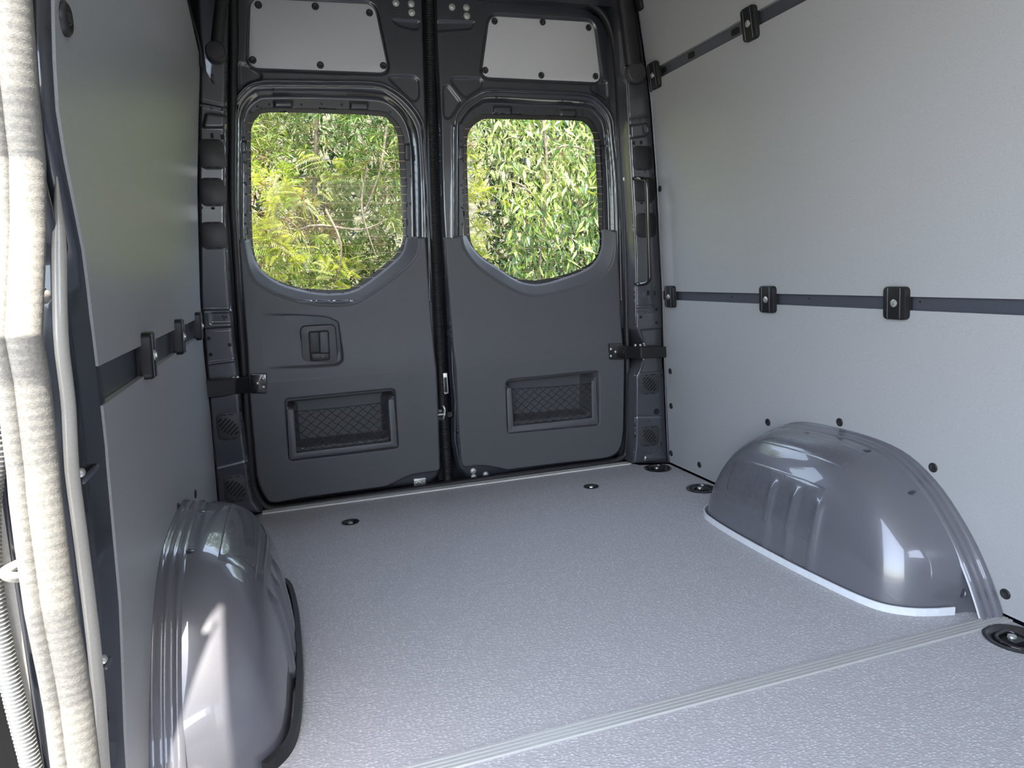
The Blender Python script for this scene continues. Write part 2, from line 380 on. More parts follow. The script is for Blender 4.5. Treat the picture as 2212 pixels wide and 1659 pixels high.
# left wall
wl = top('wall_left', 'pale grey plywood-faced side wall on the left, behind the sliding door opening', 'wall', kind='structure')
lf = [lpt(p) for p in ((275, 1640), (268, 1450), (262, 1300), (242, 1080), (232, 960), (220, 850), (200, 680), (180, 520), (150, 380), (128, 250), (119, 100), (118, -20))]
lf = np.array(sorted(lf, key=lambda q: q[1]))
def lfy(z): return float(np.interp(z, lf[:, 1], lf[:, 0]))
lb = np.array(sorted([lpt(p) for p in ((478, 1180), (470, 1085), (455, 900), (440, 760), (432, 640), (427, 450), (429, 250), (433, 130), (420, 50), (400, -20))], key=lambda q: q[1]))
def lby(z): return min(2.62, float(np.interp(z, lb[:, 1], lb[:, 0])))
z_ll = [0.687, 0.744]
def lboard(name, z0, z1, n):
    zs = np.linspace(z0, z1, n + 1); V = []; Fc = []; K = 14
    for h in (0.0, -0.012):
        for z in zs:
            a, b = lfy(z), lby(z)
            for k in range(K + 1): V.append(lmap(a + (b - a) * k / K, z, h))
    S = (n + 1) * (K + 1); R = K + 1
    for j in range(n):
        for k in range(K):
            q = [j * R + k, (j + 1) * R + k, (j + 1) * R + k + 1, j * R + k + 1]; Fc += [q, [v + S for v in q[::-1]]]
    for k in range(K): Fc += [[k, k + 1, k + 1 + S, k + S], [n * R + k, n * R + k + S, n * R + k + 1 + S, n * R + k + 1]]
    for j in range(n): Fc += [[j * R, j * R + S, (j + 1) * R + S, (j + 1) * R], [j * R + K, (j + 1) * R + K, (j + 1) * R + K + S, j * R + K + S]]
    return mesh(name, V, Fc, 'wall_board', wl, auto=40)
lboard('lower_board', 0.004, z_ll[0], 12); lboard('upper_board', z_ll[1], 2.0, 24)
for p in ((384, 1098), (421, 1067), (346, 1280), (462, 986)): add_plug(p, -1)
mesh('body_side', *sheet(([(0.95, -.3), (2.87, -.3)], [(0.95, 2.06), (2.87, 2.06)]), lmap, -0.09, -0.07, 12), 'paint', wl)
mesh('front_side', *sheet(([(-2.6, -.3), (-1.46, -.3)], [(-2.6, 2.02), (-1.46, 2.02)]), lmap, -0.09, 0.0, 12), 'wall_board', wl)  # out of view, cut back so the wider opening lights the rear doors
y_, z_ = lpt((137, 40))
mesh('wall_plug', *lathe([(0.020, -0.002), (0.020, 0.004), (0.016, 0.007), (0.009, 0.003), (0.006, 0.008), (0.003, 0.009)], (xl(z_), y_, z_), (1, 0, -0.05), 20), 'dark_plastic', wl, label='large round black bumper high on the front edge')

# roof and cab end
ce = top('ceiling', 'pale grey lined roof of the van above the load space', 'ceiling', kind='structure')
rx = np.linspace(-0.14, 1.44, 15); V = []; Fc = []
for y in np.linspace(-2.2, 2.87, 12):
    for x in rx: V.append((x, y, 1.99 + 0.045 * (1 - ((x - 0.65) / 0.79) ** 2)))
for j in range(11):
    for i in range(14): Fc.append([j * 15 + i, (j + 1) * 15 + i, (j + 1) * 15 + i + 1, j * 15 + i + 1])
mesh('roof_lining', V, Fc, 'ceiling_cloth', ce)
mesh('roof_skin', *box(-0.125, 1.50, -2.25, 2.90, 2.05, 2.08), 'paint', ce, smooth=False)
mesh('door_header', *sheet(([(-1.46, 1.80), (0.95, 1.80)], [(-1.46, 2.05), (0.95, 2.05)]), lmap, -0.03, 0.0, 4), 'paint', ce)
mesh('roof_side', *box(-.26, -.12, .95, 2.90, 2.04, 2.075), 'paint', ce, smooth=False)
fr = top('wall_front', 'unseen grey partition added to shape the light from the cab', 'wall', (0.65, -1.5, 0), kind='structure')
pb = MB()  # added out of view: blocks cab light, its opening brightens the rear doors
for b_ in ((-.24, 1.54, -1.53, -1.50, -.07, 1.22), (-.24, 1.54, -1.53, -1.50, 1.80, 2.04), (-.24, .02, -1.53, -1.50, 1.22, 1.80), (1.28, 1.54, -1.53, -1.50, 1.22, 1.80)): pb.add(*box(*b_))
pb.build('added_partition', 'wall_board', fr, smooth=False)

# rear frame: header above and the floor edge strip
hd = top('wall_rear', 'dark painted rear frame around the cargo doors', 'wall', (0.65, 2.75, 0), kind='structure')
mesh('frame_header', *box(-0.16, 1.46, 2.70, 2.84, 1.885, 2.04), 'paint', hd, smooth=False)
mesh('frame_sill', *box(-0.14, 1.43, 2.70, 2.84, -0.09, -0.004), 'black_rubber', hd, smooth=False)
seal_px = [(503, -40), (504, 100), (503, 250), (502, 420), (507, 515), (514, 620), (522, 735), (531, 867), (544, 1030), (553, 1066), (570, 1092), (598, 1098), (680, 1087), (820, 1067), (960, 1047),
           (1100, 1027), (1240, 1008), (1315, 998), (1343, 988), (1354, 965), (1356, 850), (1354, 700), (1349, 500), (1341, 320), (1334, 170), (1325, 90), (1308, 38), (1270, 6), (1200, -6), (1050, -16)]
sp = spline([ony(p, 2.715) for p in seal_px], 4)
mesh('door_seal', *sweep(sp, circle(0, 0, 0.013, 10), (0, 1, 0)), 'black_rubber', hd)

# ------------------------------------------------------------------ rear doors
YD, YT, YG = 2.752, 2.722, 2.800
def poly_up(P, y, top_px):
    """closes an open window-bottom curve high above the trim"""
    P = list(P); return XZ([(P[0][0], top_px)] + P + [(P[-1][0], top_px)], y)
DOORS = [dict(
    name='door_1', label='left rear cargo door with the inside door handle, in dark grey with a window', base=(0.25, 2.75, 0.02),
    skin=[(505, -60), (505, 450), (513, 560), (527, 760), (539, 900), (549, 1020), (558, 1066), (578, 1090), (640, 1085), (800, 1062), (905, 1049), (930, 1046), (948, 1030), (954, 1010), (953, 905), (945, 780), (932, 500), (926, 300), (916, 0), (914, -60)],
    A=[(506, 648), (506, 300), (508, 232), (520, 207), (541, 187), (565, 180), (600, 179), (700, 180), (805, 182), (845, 195), (881, 223), (906, 258), (914, 294), (921, 420), (925, 648)],
    B=[(511, 648), (511, 300), (514, 240), (526, 213), (545, 195), (568, 190), (700, 190), (812, 192), (842, 205), (868, 228), (896, 266), (906, 310), (911, 420), (915, 648)],
    Fo=[(524, 648), (525, 300), (527, 262), (537, 234), (557, 217), (580, 212), (700, 212), (812, 218), (845, 230), (868, 253), (880, 283), (887, 329), (890, 420), (893, 648)],
    C=[(533, 648), (533, 300), (537, 258), (550, 241), (577, 233), (650, 234), (812, 239), (843, 250), (863, 273), (873, 311), (878, 420), (880, 648)],
    clear=[(543, 420), (542, 300), (545, 272), (555, 254), (574, 244), (650, 244), (812, 250), (840, 262), (856, 286), (861, 329), (866, 420), (870, 507), (863, 537), (843, 562), (805, 590), (775, 613), (755, 623), (729, 626), (691, 625), (648, 621), (610, 610), (577, 593), (557, 570), (548, 537), (545, 500)],
    G=[(541, 517), (545, 542), (554, 567), (572, 590), (602, 610), (640, 623), (686, 632), (729, 633), (760, 628), (787, 614), (830, 582), (863, 552), (873, 532), (877, 512)],
    H=[(526, 516), (531, 557), (540, 590), (557, 613), (592, 633), (640, 650), (686, 658), (729, 660), (767, 655), (795, 641), (830, 617), (868, 588), (894, 565), (906, 543), (910, 510)],
    tl=[(511, 517)], tr=[(925, 510), (930, 583), (942, 760), (948, 882), (953, 1014), (947, 1020), (901, 1026), (881, 1031), (856, 1044), (835, 1054), (740, 1067), (653, 1079), (592, 1090), (577, 1086), (562, 1062), (552, 1031), (537, 867), (529, 740), (516, 582)],
    vent=[(541, -4), (808, 9), (839, 157), (537, 146)], screws=[(558, 11), (681, 14), (798, 28), (546, 130), (692, 141), (828, 142)],
    dents=[[(516, 140), (519, 137), (532, 138), (544, 149), (562, 157), (567, 166), (560, 173), (542, 177), (527, 187), (518, 184)], [(838, 168), (846, 163), (894, 165), (904, 172), (906, 210), (899, 219), (889, 218)], [(846, 42), (906, 46), (906, 62), (893, 64), (862, 56)]],
    clips=[(593, 219, 631, 231), (757, 222, 794, 236)],
    welds=[(582, 226), (651, 226), (695, 224), (738, 226), (843, 242), (541, 243), (557, 230), (871, 296), (528, 297), (529, 350), (529, 395), (531, 465), (530, 483), (592, 195), (758, 196), (884, 330), (887, 380), (886, 440), (852, 22), (865, 30)],
    pads=[(522, 306, 532, 330), (874, 312, 884, 346)],
    rim=[(614.5, 861), (852.5, 838.5), (861, 968), (624, 996)], U=[(619, 884.5), (634.5, 883), (641, 978), (844, 953.5), (838, 863), (851.5, 861), (859, 964.5), (626, 993.5)],
    I=[(620, 867), (849, 844), (850, 859), (838, 861), (842, 944), (836, 948), (648, 969), (641, 965), (635, 882), (620, 883)],
    net=[(635.5, 889), (838, 868), (843, 952), (641, 977)], slot=(11, 5.5),
    bolts=[(855, 7), (888, 9), (889, 28)]),
 dict(
    name='door_2', label='right rear cargo door without a handle, in dark grey with a window', base=(1.05, 2.75, 0.02),
    skin=[(938, -20), (940, 100), (948, 253), (953, 456), (966, 658), (971, 800), (977, 870), (976, 953), (988, 1011), (1008, 1034), (1032, 1036), (1100, 1024), (1204, 1009), (1318, 994), (1338, 982), (1349, 955), (1352, 850), (1351, 700), (1345, 480), (1338, 300), (1330, 150), (1318, 76), (1300, 38), (1262, 12), (1060, -5)],
    A=[(981, 648), (981, 300), (982, 278), (987, 253), (1006, 225), (1032, 206), (1062, 197), (1160, 201), (1262, 207), (1295, 223), (1318, 253), (1325, 304), (1335, 420), (1340, 648)],
    B=[(987, 648), (987, 290), (992, 260), (1010, 234), (1035, 215), (1062, 206), (1160, 210), (1260, 214), (1290, 228), (1311, 257), (1319, 304), (1329, 420), (1334, 648)],
    Fo=[(991, 648), (991, 304), (995, 275), (1009, 249), (1032, 231), (1062, 223), (1160, 228), (1262, 233), (1287, 248), (1303, 273), (1308, 329), (1313, 420), (1318, 648)],
    C=[(1000, 648), (1001, 300), (1003, 282), (1011, 266), (1030, 252), (1052, 246), (1150, 249), (1256, 253), (1277, 261), (1288, 279), (1297, 314), (1302, 420), (1306, 648)],
    clear=[(1010, 400), (1009, 304), (1018, 277), (1036, 262), (1057, 257), (1150, 259), (1244, 261), (1263, 267), (1276, 282), (1283, 309), (1290, 420), (1292, 480), (1295, 522), (1290, 549), (1270, 571), (1229, 590), (1168, 604), (1133, 604), (1103, 595), (1072, 576), (1042, 555), (1024, 536), (1016, 514), (1013, 470)],
    G=[(1008, 509), (1013, 521), (1021, 534), (1042, 557), (1077, 580), (1113, 603), (1140, 612), (1173, 612), (1229, 596), (1275, 575), (1295, 547), (1300, 520), (1299, 496)],
    H=[(1001, 506), (1006, 532), (1019, 555), (1042, 580), (1082, 608), (1120, 629), (1148, 638), (1183, 637), (1242, 623), (1295, 603), (1323, 577), (1333, 542), (1333, 494)],
    tl=[(961, 509), (1000, 508)], tr=[(1342, 496), (1348, 633), (1349, 800), (1349, 930), (1345, 962), (1335, 981), (1318, 990), (1295, 994), (1204, 1004), (1095, 1018), (1080, 1014), (1052, 1009), (1032, 1008), (1003, 1012), (996, 1005), (989, 940), (981, 801), (971, 633)],
    vent=[(1058, 34), (1282, 48), (1298, 178), (1040, 166)], screws=[(1068, 46), (1172, 48), (1271, 60), (1048, 152), (1169, 163), (1286, 165)],
    dents=[[(973, 175), (978, 168), (1037, 168), (1043, 177), (1039, 190), (1009, 210), (1001, 209)], [(957, 192), (961, 185), (968, 185), (995, 220), (973, 256), (963, 256), (958, 246)], [(1275, 187), (1305, 175), (1311, 177), (1313, 210), (1308, 216), (1287, 202), (1277, 197)], [(942, 46), (1026, 47), (1018, 62), (941, 68)]],
    clips=[(1066, 231, 1104, 245), (1212, 238, 1244, 250)],
    welds=[(1025, 245), (1072, 211), (1109, 236), (1155, 238), (1201, 240), (1215, 217), (1257, 243), (1287, 257), (1003, 270), (996, 305), (997, 400), (997, 448), (1306, 300), (1305, 400), (1309, 460), (951, 74), (988, 73), (1009, 73), (968, 37)],
    pads=[(992, 318, 1002, 343), (1297, 315, 1307, 346)],
    rim=[(1091, 820), (1291, 800), (1294, 918), (1096, 937)], U=[(1093.7, 838), (1104.6, 836.5), (1109, 920), (1278.5, 902.5), (1277, 822), (1287, 819.5), (1292.3, 916.3), (1097.5, 935.3)],
    I=[(1094.5, 824), (1287, 804), (1287, 818), (1277, 820), (1277, 893), (1270, 897), (1115, 912), (1109, 908), (1105, 835), (1094.5, 836.5)],
    net=[(1105.5, 840), (1277, 828), (1278, 901.5), (1109.5, 919)], slot=(11, 5.5),
    bolts=[(976, 16), (1007, 17), (1008, 35), (1022, 1017), (1023, 1030), (1049, 1025)])]

def build_door(d):
    D = top(d['name'], d['label'], 'door', d['base'], kind='structure')
    A, B = XZ(spline(d['A'], 4), YD), XZ(spline(d['B'], 4), YD + .008)
    Fo, C = XZ(spline(d['Fo'], 4), YD + .042), XZ(spline(d['C'], 4), YD + .044)
    vent = rounded(XZ(d['vent'], YD), 0.036, 7); ventg = offset2(ccw(vent), -0.009)
    dents = [rounded(XZ(q, YD), 0.008, 3) for q in d['dents']]
    clips = [XZ([(a, b), (c, b), (c, e), (a, e)], YD + .04) for a, b, c, e in d['clips']] + [XZ([(a, b), (c, b), (c, e), (a, e)], YD + .04) for a, b, c, e in d['pads']]
    skin = rounded(XZ(d['skin'], YD), 0.012, 2)
    def fn(X, Z, S):
        sA = sdf(A, X, Z)[0]; sB = sdf(B, X, Z)[0]; sF = sdf(Fo, X, Z)[0]
        h = -0.010 * sst(-0.004, 0.004, sA) + 0.0025 * np.exp(-((sA + 0.006) / 0.004) ** 2)
        t = np.where(sB > 0, np.where(sF > 0, 1.0, sB / (sB - np.minimum(sF, 0) + 1e-6)), 0.0); h = h - 0.032 * sst(0.0, 1.0, t)
        for q in clips: h = h + 0.006 * sst(-0.003, 0.003, sdf(q, X, Z)[0])
        h = h - 0.006 * sst(-0.003, 0.003, sdf(ventg, X, Z)[0])
        for q in dents: h = h - 0.005 * sst(-0.0045, 0.0045, sdf(q, X, Z)[0])
        return h - 0.014 * (1 - sst(0, 0.014, S)) ** 1.5
    rim0 = rounded(XZ(d['rim'], YT), 0.018, 5)
    o = relief('door_skin', skin, [C, rim0], fn, YD, 0.0034, 'paint', D)
    # trim: plastic lining with the window dip, the crease, the handle scoop and the pocket recess
    Gs = spline(d['G'], 4)
    out = rounded(np.vstack([XZ(d['tl'], YT), XZ(Gs, YG - .012), XZ(d['tr'], YT)]), [0.004] * 500, 1) if False else np.vstack([XZ(d['tl'], YT), XZ(Gs, YG - .012), XZ(rounded_px(d['tr']), YT)])
    out = ccw(out)
    Hp = poly_up([tuple(p) for p in spline(d['H'], 4)], YT, 430); Gp = poly_up([tuple(p) for p in Gs], YG - .012, 430)
    rim = rounded(XZ(d['rim'], YT), 0.018, 5); I = rounded(XZ(d['I'], YT + .01), 0.010, 3)
    ZC = 0.488
    handle = d['name'] == 'door_1'
    if handle:
        Sc = rounded(XZ([(560, 680), (602, 680), (653, 682), (708, 686), (731, 697), (740, 760), (741, 782), (725, 789), (653, 793), (560, 796)], YT), [.004, .004, .004, .02, .02, .01, .02, .02, .004, .004], 4)
        xa, xb = ony((566, 740), YT)[0], ony((715, 740), YT)[0]
    def fn2(X, Z, S):
        h = np.where(Z > ZC, -0.040 * (1 - np.exp(-(Z - ZC) / 0.11)), -0.012 * sst(0, 0.5, ZC - Z)) + 0.012
        sH = sdf(Hp, X, Z)[0]; sG = sdf(Gp, X, Z)[0]; t = np.where(sH > 0, sH / (sH - np.minimum(sG, 0) + 1e-6), 0)
        base = h.copy(); h = h - np.clip(t, 0, 1) * (YG - .014 - (YT - base)) - 0.0035 * np.exp(-((sH + .001) / 0.003) ** 2)
        if handle: h = h - 0.020 * sst(-0.004, 0.005, sdf(Sc, X, Z)[0]) * np.clip((X - xa) / (xb - xa), 0, 1)
        sR = sdf(rim, X, Z)[0]; sI = sdf(I, X, Z)[0]
        h = h - 0.024 * sst(-0.002, 0.0035, sR) - 0.092 * sst(-0.001, 0.016, sI)
        e = sst(0, 0.010, S); far = np.clip(-sG / 0.01, 0, 1)
        return h - 0.016 * (1 - e) ** 1.6 * np.where(sH > 0.006, 0.3, 1.0)
    tp = relief('trim_panel', out, [], fn2, YT, 0.0030, 'trim_plastic', D, label='matt black plastic lining panel')
    def ysurf(z): return YT - float(0.012 - (0.040 * (1 - math.exp(-(z - ZC) / 0.11)) if z > ZC else 0.012 * float(sst(0, 0.5, ZC - z))))
    # window: border, pane, heating wires
    cl = XZ(spline(d['clear'], 4, True), YG)
    full = np.vstack([XZ(spline(d['C'][1:-1], 4), YG), XZ(Gs[::-1], YG)]); full = offset2(ccw(full), -0.012)
    relief('window_border', full, [cl], lambda X, Z, S: X * 0, YG - .001, 0.004, 'frit', D, label='black printed border around the glass')
    xs0, xs1 = (-.36, .632) if d['name'] == 'door_1' else (.632, 1.66)
    relief('outer_skin', ccw(np.array([(xs0, -.12), (xs1, -.12), (xs1, 2.1), (xs0, 2.1)])), [offset2(full, -.012)], lambda X, Z, S: X * 0, 2.865, 0.012, 'paint', D, smooth=False)
    n = len(full); mesh('window_pane', [(a, YG + .001, b) for a, b in full], [list(range(n))], 'window_glass', D, smooth=False)
    wb = MB(); fp = np.vstack([full, full[:1]])
    for k in range(26):
        z = full[:, 1].min() + 0.035 + k * 0.0315; xs = []
        for a, b in zip(fp[:-1], fp[1:]):
            if (a[1] > z) != (b[1] > z): xs.append(a[0] + (z - a[1]) / (b[1] - a[1]) * (b[0] - a[0]))
        if len(xs) >= 2 and z < full[:, 1].max() - 0.05: wb.add(*box(min(xs) + .012, max(xs) - .012, YG - .0028, YG - .0014, z - .0007, z + .0007))
    wb.build('heating_wires', 'heat_wire', D, smooth=False, kind='stuff', label='fine copper-coloured heating lines across the glass')
    # upper blanking panel with six studs
    vp = mesh('blanking_panel', *prism(vent, ymap(YD), -0.004, 0.0, 0.002), 'vent_board', D, smooth=True, auto=30, label='smooth pale grey board over the upper opening')
    for p in d['screws']:
        q = ony(p, YD); mesh('stud', *lathe([(.0125, 0), (.0125, .003), (.0095, .0055), (.007, .0045), (.004, .0035)], (q[0], YD - .0005, q[2]), (0, -1, 0), 16), 'dark_plastic', vp, label='round black plastic stud')
    for p in d['bolts']:
        q = ony(p, YD); mesh('bolt', *lathe([(.0125, 0), (.0125, .003), (.0075, .0035), (.0075, .0075), (.004, .0085)], (q[0], YD - .001, q[2]), (0, -1, 0), 14), 'zinc', D, auto=40, label='bright zinc bolt head')
    wm = MB()
    for p in d['welds']:
        q = ony(p, YD + .02); inner = sdf(Fo, np.array([q[0]]), np.array([q[2]]))[0][0] > 0; yy = YD + (.042 if inner else 0.002); q = ony(p, yy)
        wm.add(*dome((q[0], yy, q[2]), (0, -1, 0), .0048, .0028, 8, 3))
    wm.build('weld_spots', 'paint', D, kind='stuff')
    # pocket: frame and net
    pk_y = float(np.mean([ysurf(z) for z in rim[:, 1]]))
    Uo = rounded(XZ(d['U'], pk_y + .004), [.003, .003, .006, .010, .003, .003, .016, .016] if d['name'] == 'door_1' else [.003, .003, .006, .010, .003, .003, .016, .016], 4)
    pf = mesh('pocket_frame', *prism(Uo, ymap(pk_y + .004), -0.012, 0.003, 0.003), 'trim_plastic', D, auto=35, label='U-shaped plastic rim of the door pocket')
    c = [ony(p, pk_y + .006) for p in d['net']]; ln, rn = d['slot']
    def q(u, v):
        p = (c[0] * (1 - u) + c[1] * u) * (1 - v) + (c[3] * (1 - u) + c[2] * u) * v
        p = p.copy(); p[1] += 0.010 * math.sin(math.pi * u) * math.sin(math.pi * min(1, v * .9 + .1)); p[2] -= 0.004 * math.sin(math.pi * u) * (1 - v); return p
    nb = MB(); W, Hh = 9.0, 4.6
    for s in (1, -1):
        for k in range(-12, 24):
            pts = []
            for i in range(81):
                v = i / 80; u = (k + s * v * Hh) / W
                wob = 0.06 * math.sin(v * Hh * math.pi * 2) / W
                if 0 <= u + wob <= 1: pts.append(q(u + wob, v))
                elif len(pts) > 1: break
            if len(pts) > 2: nb.add(*tube(pts, .0014, 5, (0, 1, 0)))
    for e in ([q(u / 20, 0) for u in range(21)], [q(u / 20, 1) for u in range(21)], [q(0, v / 12) for v in range(13)], [q(1, v / 12) for v in range(13)]): nb.add(*tube(e, .0017, 6, (0, 1, 0)))
    nb.build('pocket_net', 'black_rubber', pf, label='black diamond-mesh elastic net')
    return D, ysurf
def rounded_px(P):
    P = np.asarray(P, float); out = [P[0]]
    for i in range(1, len(P) - 1):
        a, b, c = P[i - 1], P[i], P[i + 1]; k = min(8, np.linalg.norm(a - b) * .45, np.linalg.norm(c - b) * .45)
        u = b + (a - b) / np.linalg.norm(a - b) * k; v = b + (c - b) / np.linalg.norm(c - b) * k
        for j in range(4):
            t = j / 3; out.append((1 - t) ** 2 * u + 2 * t * (1 - t) * b + t * t * v)
    out.append(P[-1]); return [tuple(p) for p in out]
door_l, ysl = build_door(DOORS[0]); door_r, ysr = build_door(DOORS[1])

# inside handle of the left door
hy = ysl(0.64) + 0.012
bz = rounded(XZ([(649, 705), (724, 701), (730, 783), (653, 784)], hy - .01), 0.022, 6)
ho = rounded(XZ([(667, 717), (709, 714), (712, 777), (671, 779)], hy - .012), 0.008, 4)
hp = mesh('handle_bezel', *prism(bz, ymap(hy), -0.004, 0.012, 0.004), 'trim_plastic', door_l, auto=35, label='rounded square plastic surround of the inside handle')
mesh('bezel_gap', *prism(offset2(ccw(bz), -.0028), ymap(hy), -0.004, 0.0015, 0), 'hole_black', hp, smooth=False)
mesh('handle_recess', *prism(offset2(ccw(ho), -.0025), ymap(hy - .0122), 0, 0.0008, 0), 'hole_black', hp, auto=35, label='dark recess behind the lever')
hm = ymap(hy - .0125)
mesh('handle_lever', *prism(rounded(XZ([(690, 717), (708, 716), (710, 762), (692, 762)], hy - .015), 0.005, 4), hm, 0, 0.010, 0.003), 'trim_plastic', hp, auto=35, label='flat pull lever')
mesh('finger_dish', *prism(rounded(XZ([(669, 719), (688, 718), (690, 760), (671, 761)], hy - .012), 0.005, 4), hm, 0, 0.002, 0.001), 'vent_plastic', hp, auto=35)
mesh('lock_plate', *prism(rounded(XZ([(671, 764), (711, 763), (711, 775), (708, 777), (675, 778)], hy - .013), 0.006, 4), hm, 0, 0.004, 0.002), 'dark_plastic', hp, auto=35)
for a, b in ((674, 686), (692, 702)):
    mesh('lock_button', *prism(rounded(XZ([(a, 766.5), (b, 766), (b - 2, 772), (a + 3, 772.5)], hy - .017), 0.002, 3), hm, 0.0035, 0.0065, 0.001), 'trim_plastic', hp, auto=35)

# bracket on the foot of the left door
bp = mesh('striker_plate', *prism(rounded(XZ([(894, 1035), (920, 1032), (920.5, 1052), (895, 1055)], YD - .01), 0.006, 4), ymap(YD), 0.0, 0.012, 0.002), 'zinc', door_l, auto=35, label='pale zinc plate at the foot of the door')
for p in ((899.5, 1043), (907.5, 1042), (916, 1040)):
    q = ony(p, YD - .012); mesh('rivet', *dome((q[0], YD - .012, q[2]), (0, -1, 0), .006, .004, 10, 3), 'zinc', bp)
q = ony((907, 1053), YD - .013); mesh('plate_notch', *prism(circle(q[0], q[2], .011, 16), ymap(YD - .0122), 0, .001), 'hole_black', bp)

# ribbed seal between the doors
cs = top('trim_1', 'ribbed black rubber seal running down between the two rear doors', 'seal', (0.63, 2.75, 0), kind='structure')
cpx = spline([(927, -30), (929, 100), (932, 250), (936, 400), (940, 500), (946, 640), (951, 750), (957, 870), (964, 970), (969, 1042)], 4)
cpt = np.array([ony(p, 2.742) for p in cpx]); zz = np.arange(cpt[:, 2].min(), cpt[:, 2].max(), 0.0016); o_ = np.argsort(cpt[:, 2])
xx = np.interp(zz, cpt[o_, 2], cpt[o_, 0]); prof = [(-.021, .010), (-.013, -.002), (-.0125, -.006), (.0125, -.006), (.013, -.002), (.021, .010)]; V = []; Fc = []
for i, (x, z) in enumerate(zip(xx, zz)):
    r = 0.0022 * math.sin(z * 2 * math.pi / 0.0085)
    for k, (a, b) in enumerate(prof): V.append((x + a, 2.742 + b - (r if 2 <= k <= 3 else 0), z))
for i in range(len(zz) - 1):
    for k in range(5): Fc.append([i * 6 + k, i * 6 + k + 1, i * 6 + 7 + k, i * 6 + 6 + k])
mesh('ribbed_strip', V, Fc, 'black_rubber', cs, smooth=True)
bb = [(x - .03, 2.79, z) for x, z in zip(xx[::60], zz[::60])] + [(x + .03, 2.79, z) for x, z in zip(xx[::60], zz[::60])]; nb_ = len(xx[::60])
mesh('gap_backing', bb, [[i, i + nb_, i + 1 + nb_, i + 1] for i in range(nb_ - 1)], 'hole_black', cs, smooth=False)

# latch between the doors
lt = top('door_latch', 'small bright metal latch in the gap between the rear doors', 'latch', ony((955, 893), 2.735))
def pbox(x0, y0, x1, y1, Y, d0, d1): a = ony((x0, y1), Y); b = ony((x1, y0), Y); return box(min(a[0], b[0]), max(a[0], b[0]), Y - d1, Y - d0, min(a[2], b[2]), max(a[2], b[2]))
mesh('latch_housing', *prism(rounded(XZ([(936, 886), (956, 884), (957, 908), (938, 910)], 2.735), .006, 3), ymap(2.735), -0.02, 0.004, .003), 'paint', lt, auto=35)
mesh('latch_pocket', *pbox(940, 890, 956, 903, 2.731, 0, .001), 'hole_black', lt, smooth=False)
mesh('latch_bolt', *pbox(943, 892, 962, 897, 2.730, 0, .008), 'zinc', lt, smooth=False)
mesh('latch_claw', *tube([ony(p, 2.722) for p in ((957, 876), (961, 884), (960, 895), (957, 906))], .005, 8, (0, 1, 0)), 'zinc', lt)
st = top('door_stop', 'slim black stop with a silver rim set in the gap above the door latch', 'stop', ony((962, 828), 2.735))
mesh('stop_rim', *prism(rounded(XZ([(957, 806), (966, 805), (969, 850), (960, 852)], 2.733), .004, 3), ymap(2.735), -.004, .004, .002), 'zinc', st, auto=35)
mesh('stop_block', *prism(rounded(XZ([(959, 816), (965, 815), (967, 847), (961, 848)], 2.728), .003, 3), ymap(2.731), -.001, .004, .002), 'black_rubber', st, auto=35)
q = ony((971, 895), YD); mesh('rubber_plug', *lathe([(.0125, 0), (.0125, .003), (.009, .004), (.006, .002), (.003, .003)], (q[0], YD - .003, q[2]), (0, -1, 0), 16), 'black_rubber', door_r)

# ------------------------------------------------------------------ rear pillars
YP = 2.632
def pillar(name, label, outer, inner, bumps, lines, sgn):
    P = top(name, label, 'pillar', ony((outer[-1][0], outer[-1][1]), YP), kind='structure')
    out = ccw(np.vstack([XZ(outer, YP), XZ(inner[::-1], YP)]))
    bs = [(rounded(XZ(q, YP), .006, 3), h) for q, h in bumps]; ls = [(XZ(l, YP), wd, h) for l, wd, h in lines]
    def fn(X, Z, S):
        h = X * 0
        for q, a in bs: h = h + a * sst(-.004, .004, sdf(q, X, Z)[0])
        for l, wd, a in ls:
            e = l[1] - l[0]; t = np.clip(((X - l[0, 0]) * e[0] + (Z - l[0, 1]) * e[1]) / (e @ e), 0, 1)
            h = h + a * np.exp(-(((X - l[0, 0] - t * e[0]) ** 2 + (Z - l[0, 1] - t * e[1]) ** 2) / wd ** 2))
        return h - .012 * (1 - sst(0, .011, S)) ** 1.6
    relief('pillar_face', out, [], fn, YP, .0034, 'pillar_paint', P)
    ed = XZ(inner, YP); V = []; Fc = []; steps = [(0, .010), (-.001, .016), (-.002, .05), (-.002, .18)]
    for x, z in ed:
        for dx, dy in steps: V.append((x + sgn * dx * -1, YP + dy, z))
    for i in range(len(ed) - 1):
        for k in range(3): Fc.append([i * 4 + k, i * 4 + k + 1, i * 4 + 5 + k, i * 4 + 4 + k])
    mesh('pillar_return', V, Fc, 'pillar_paint', P)
    return P
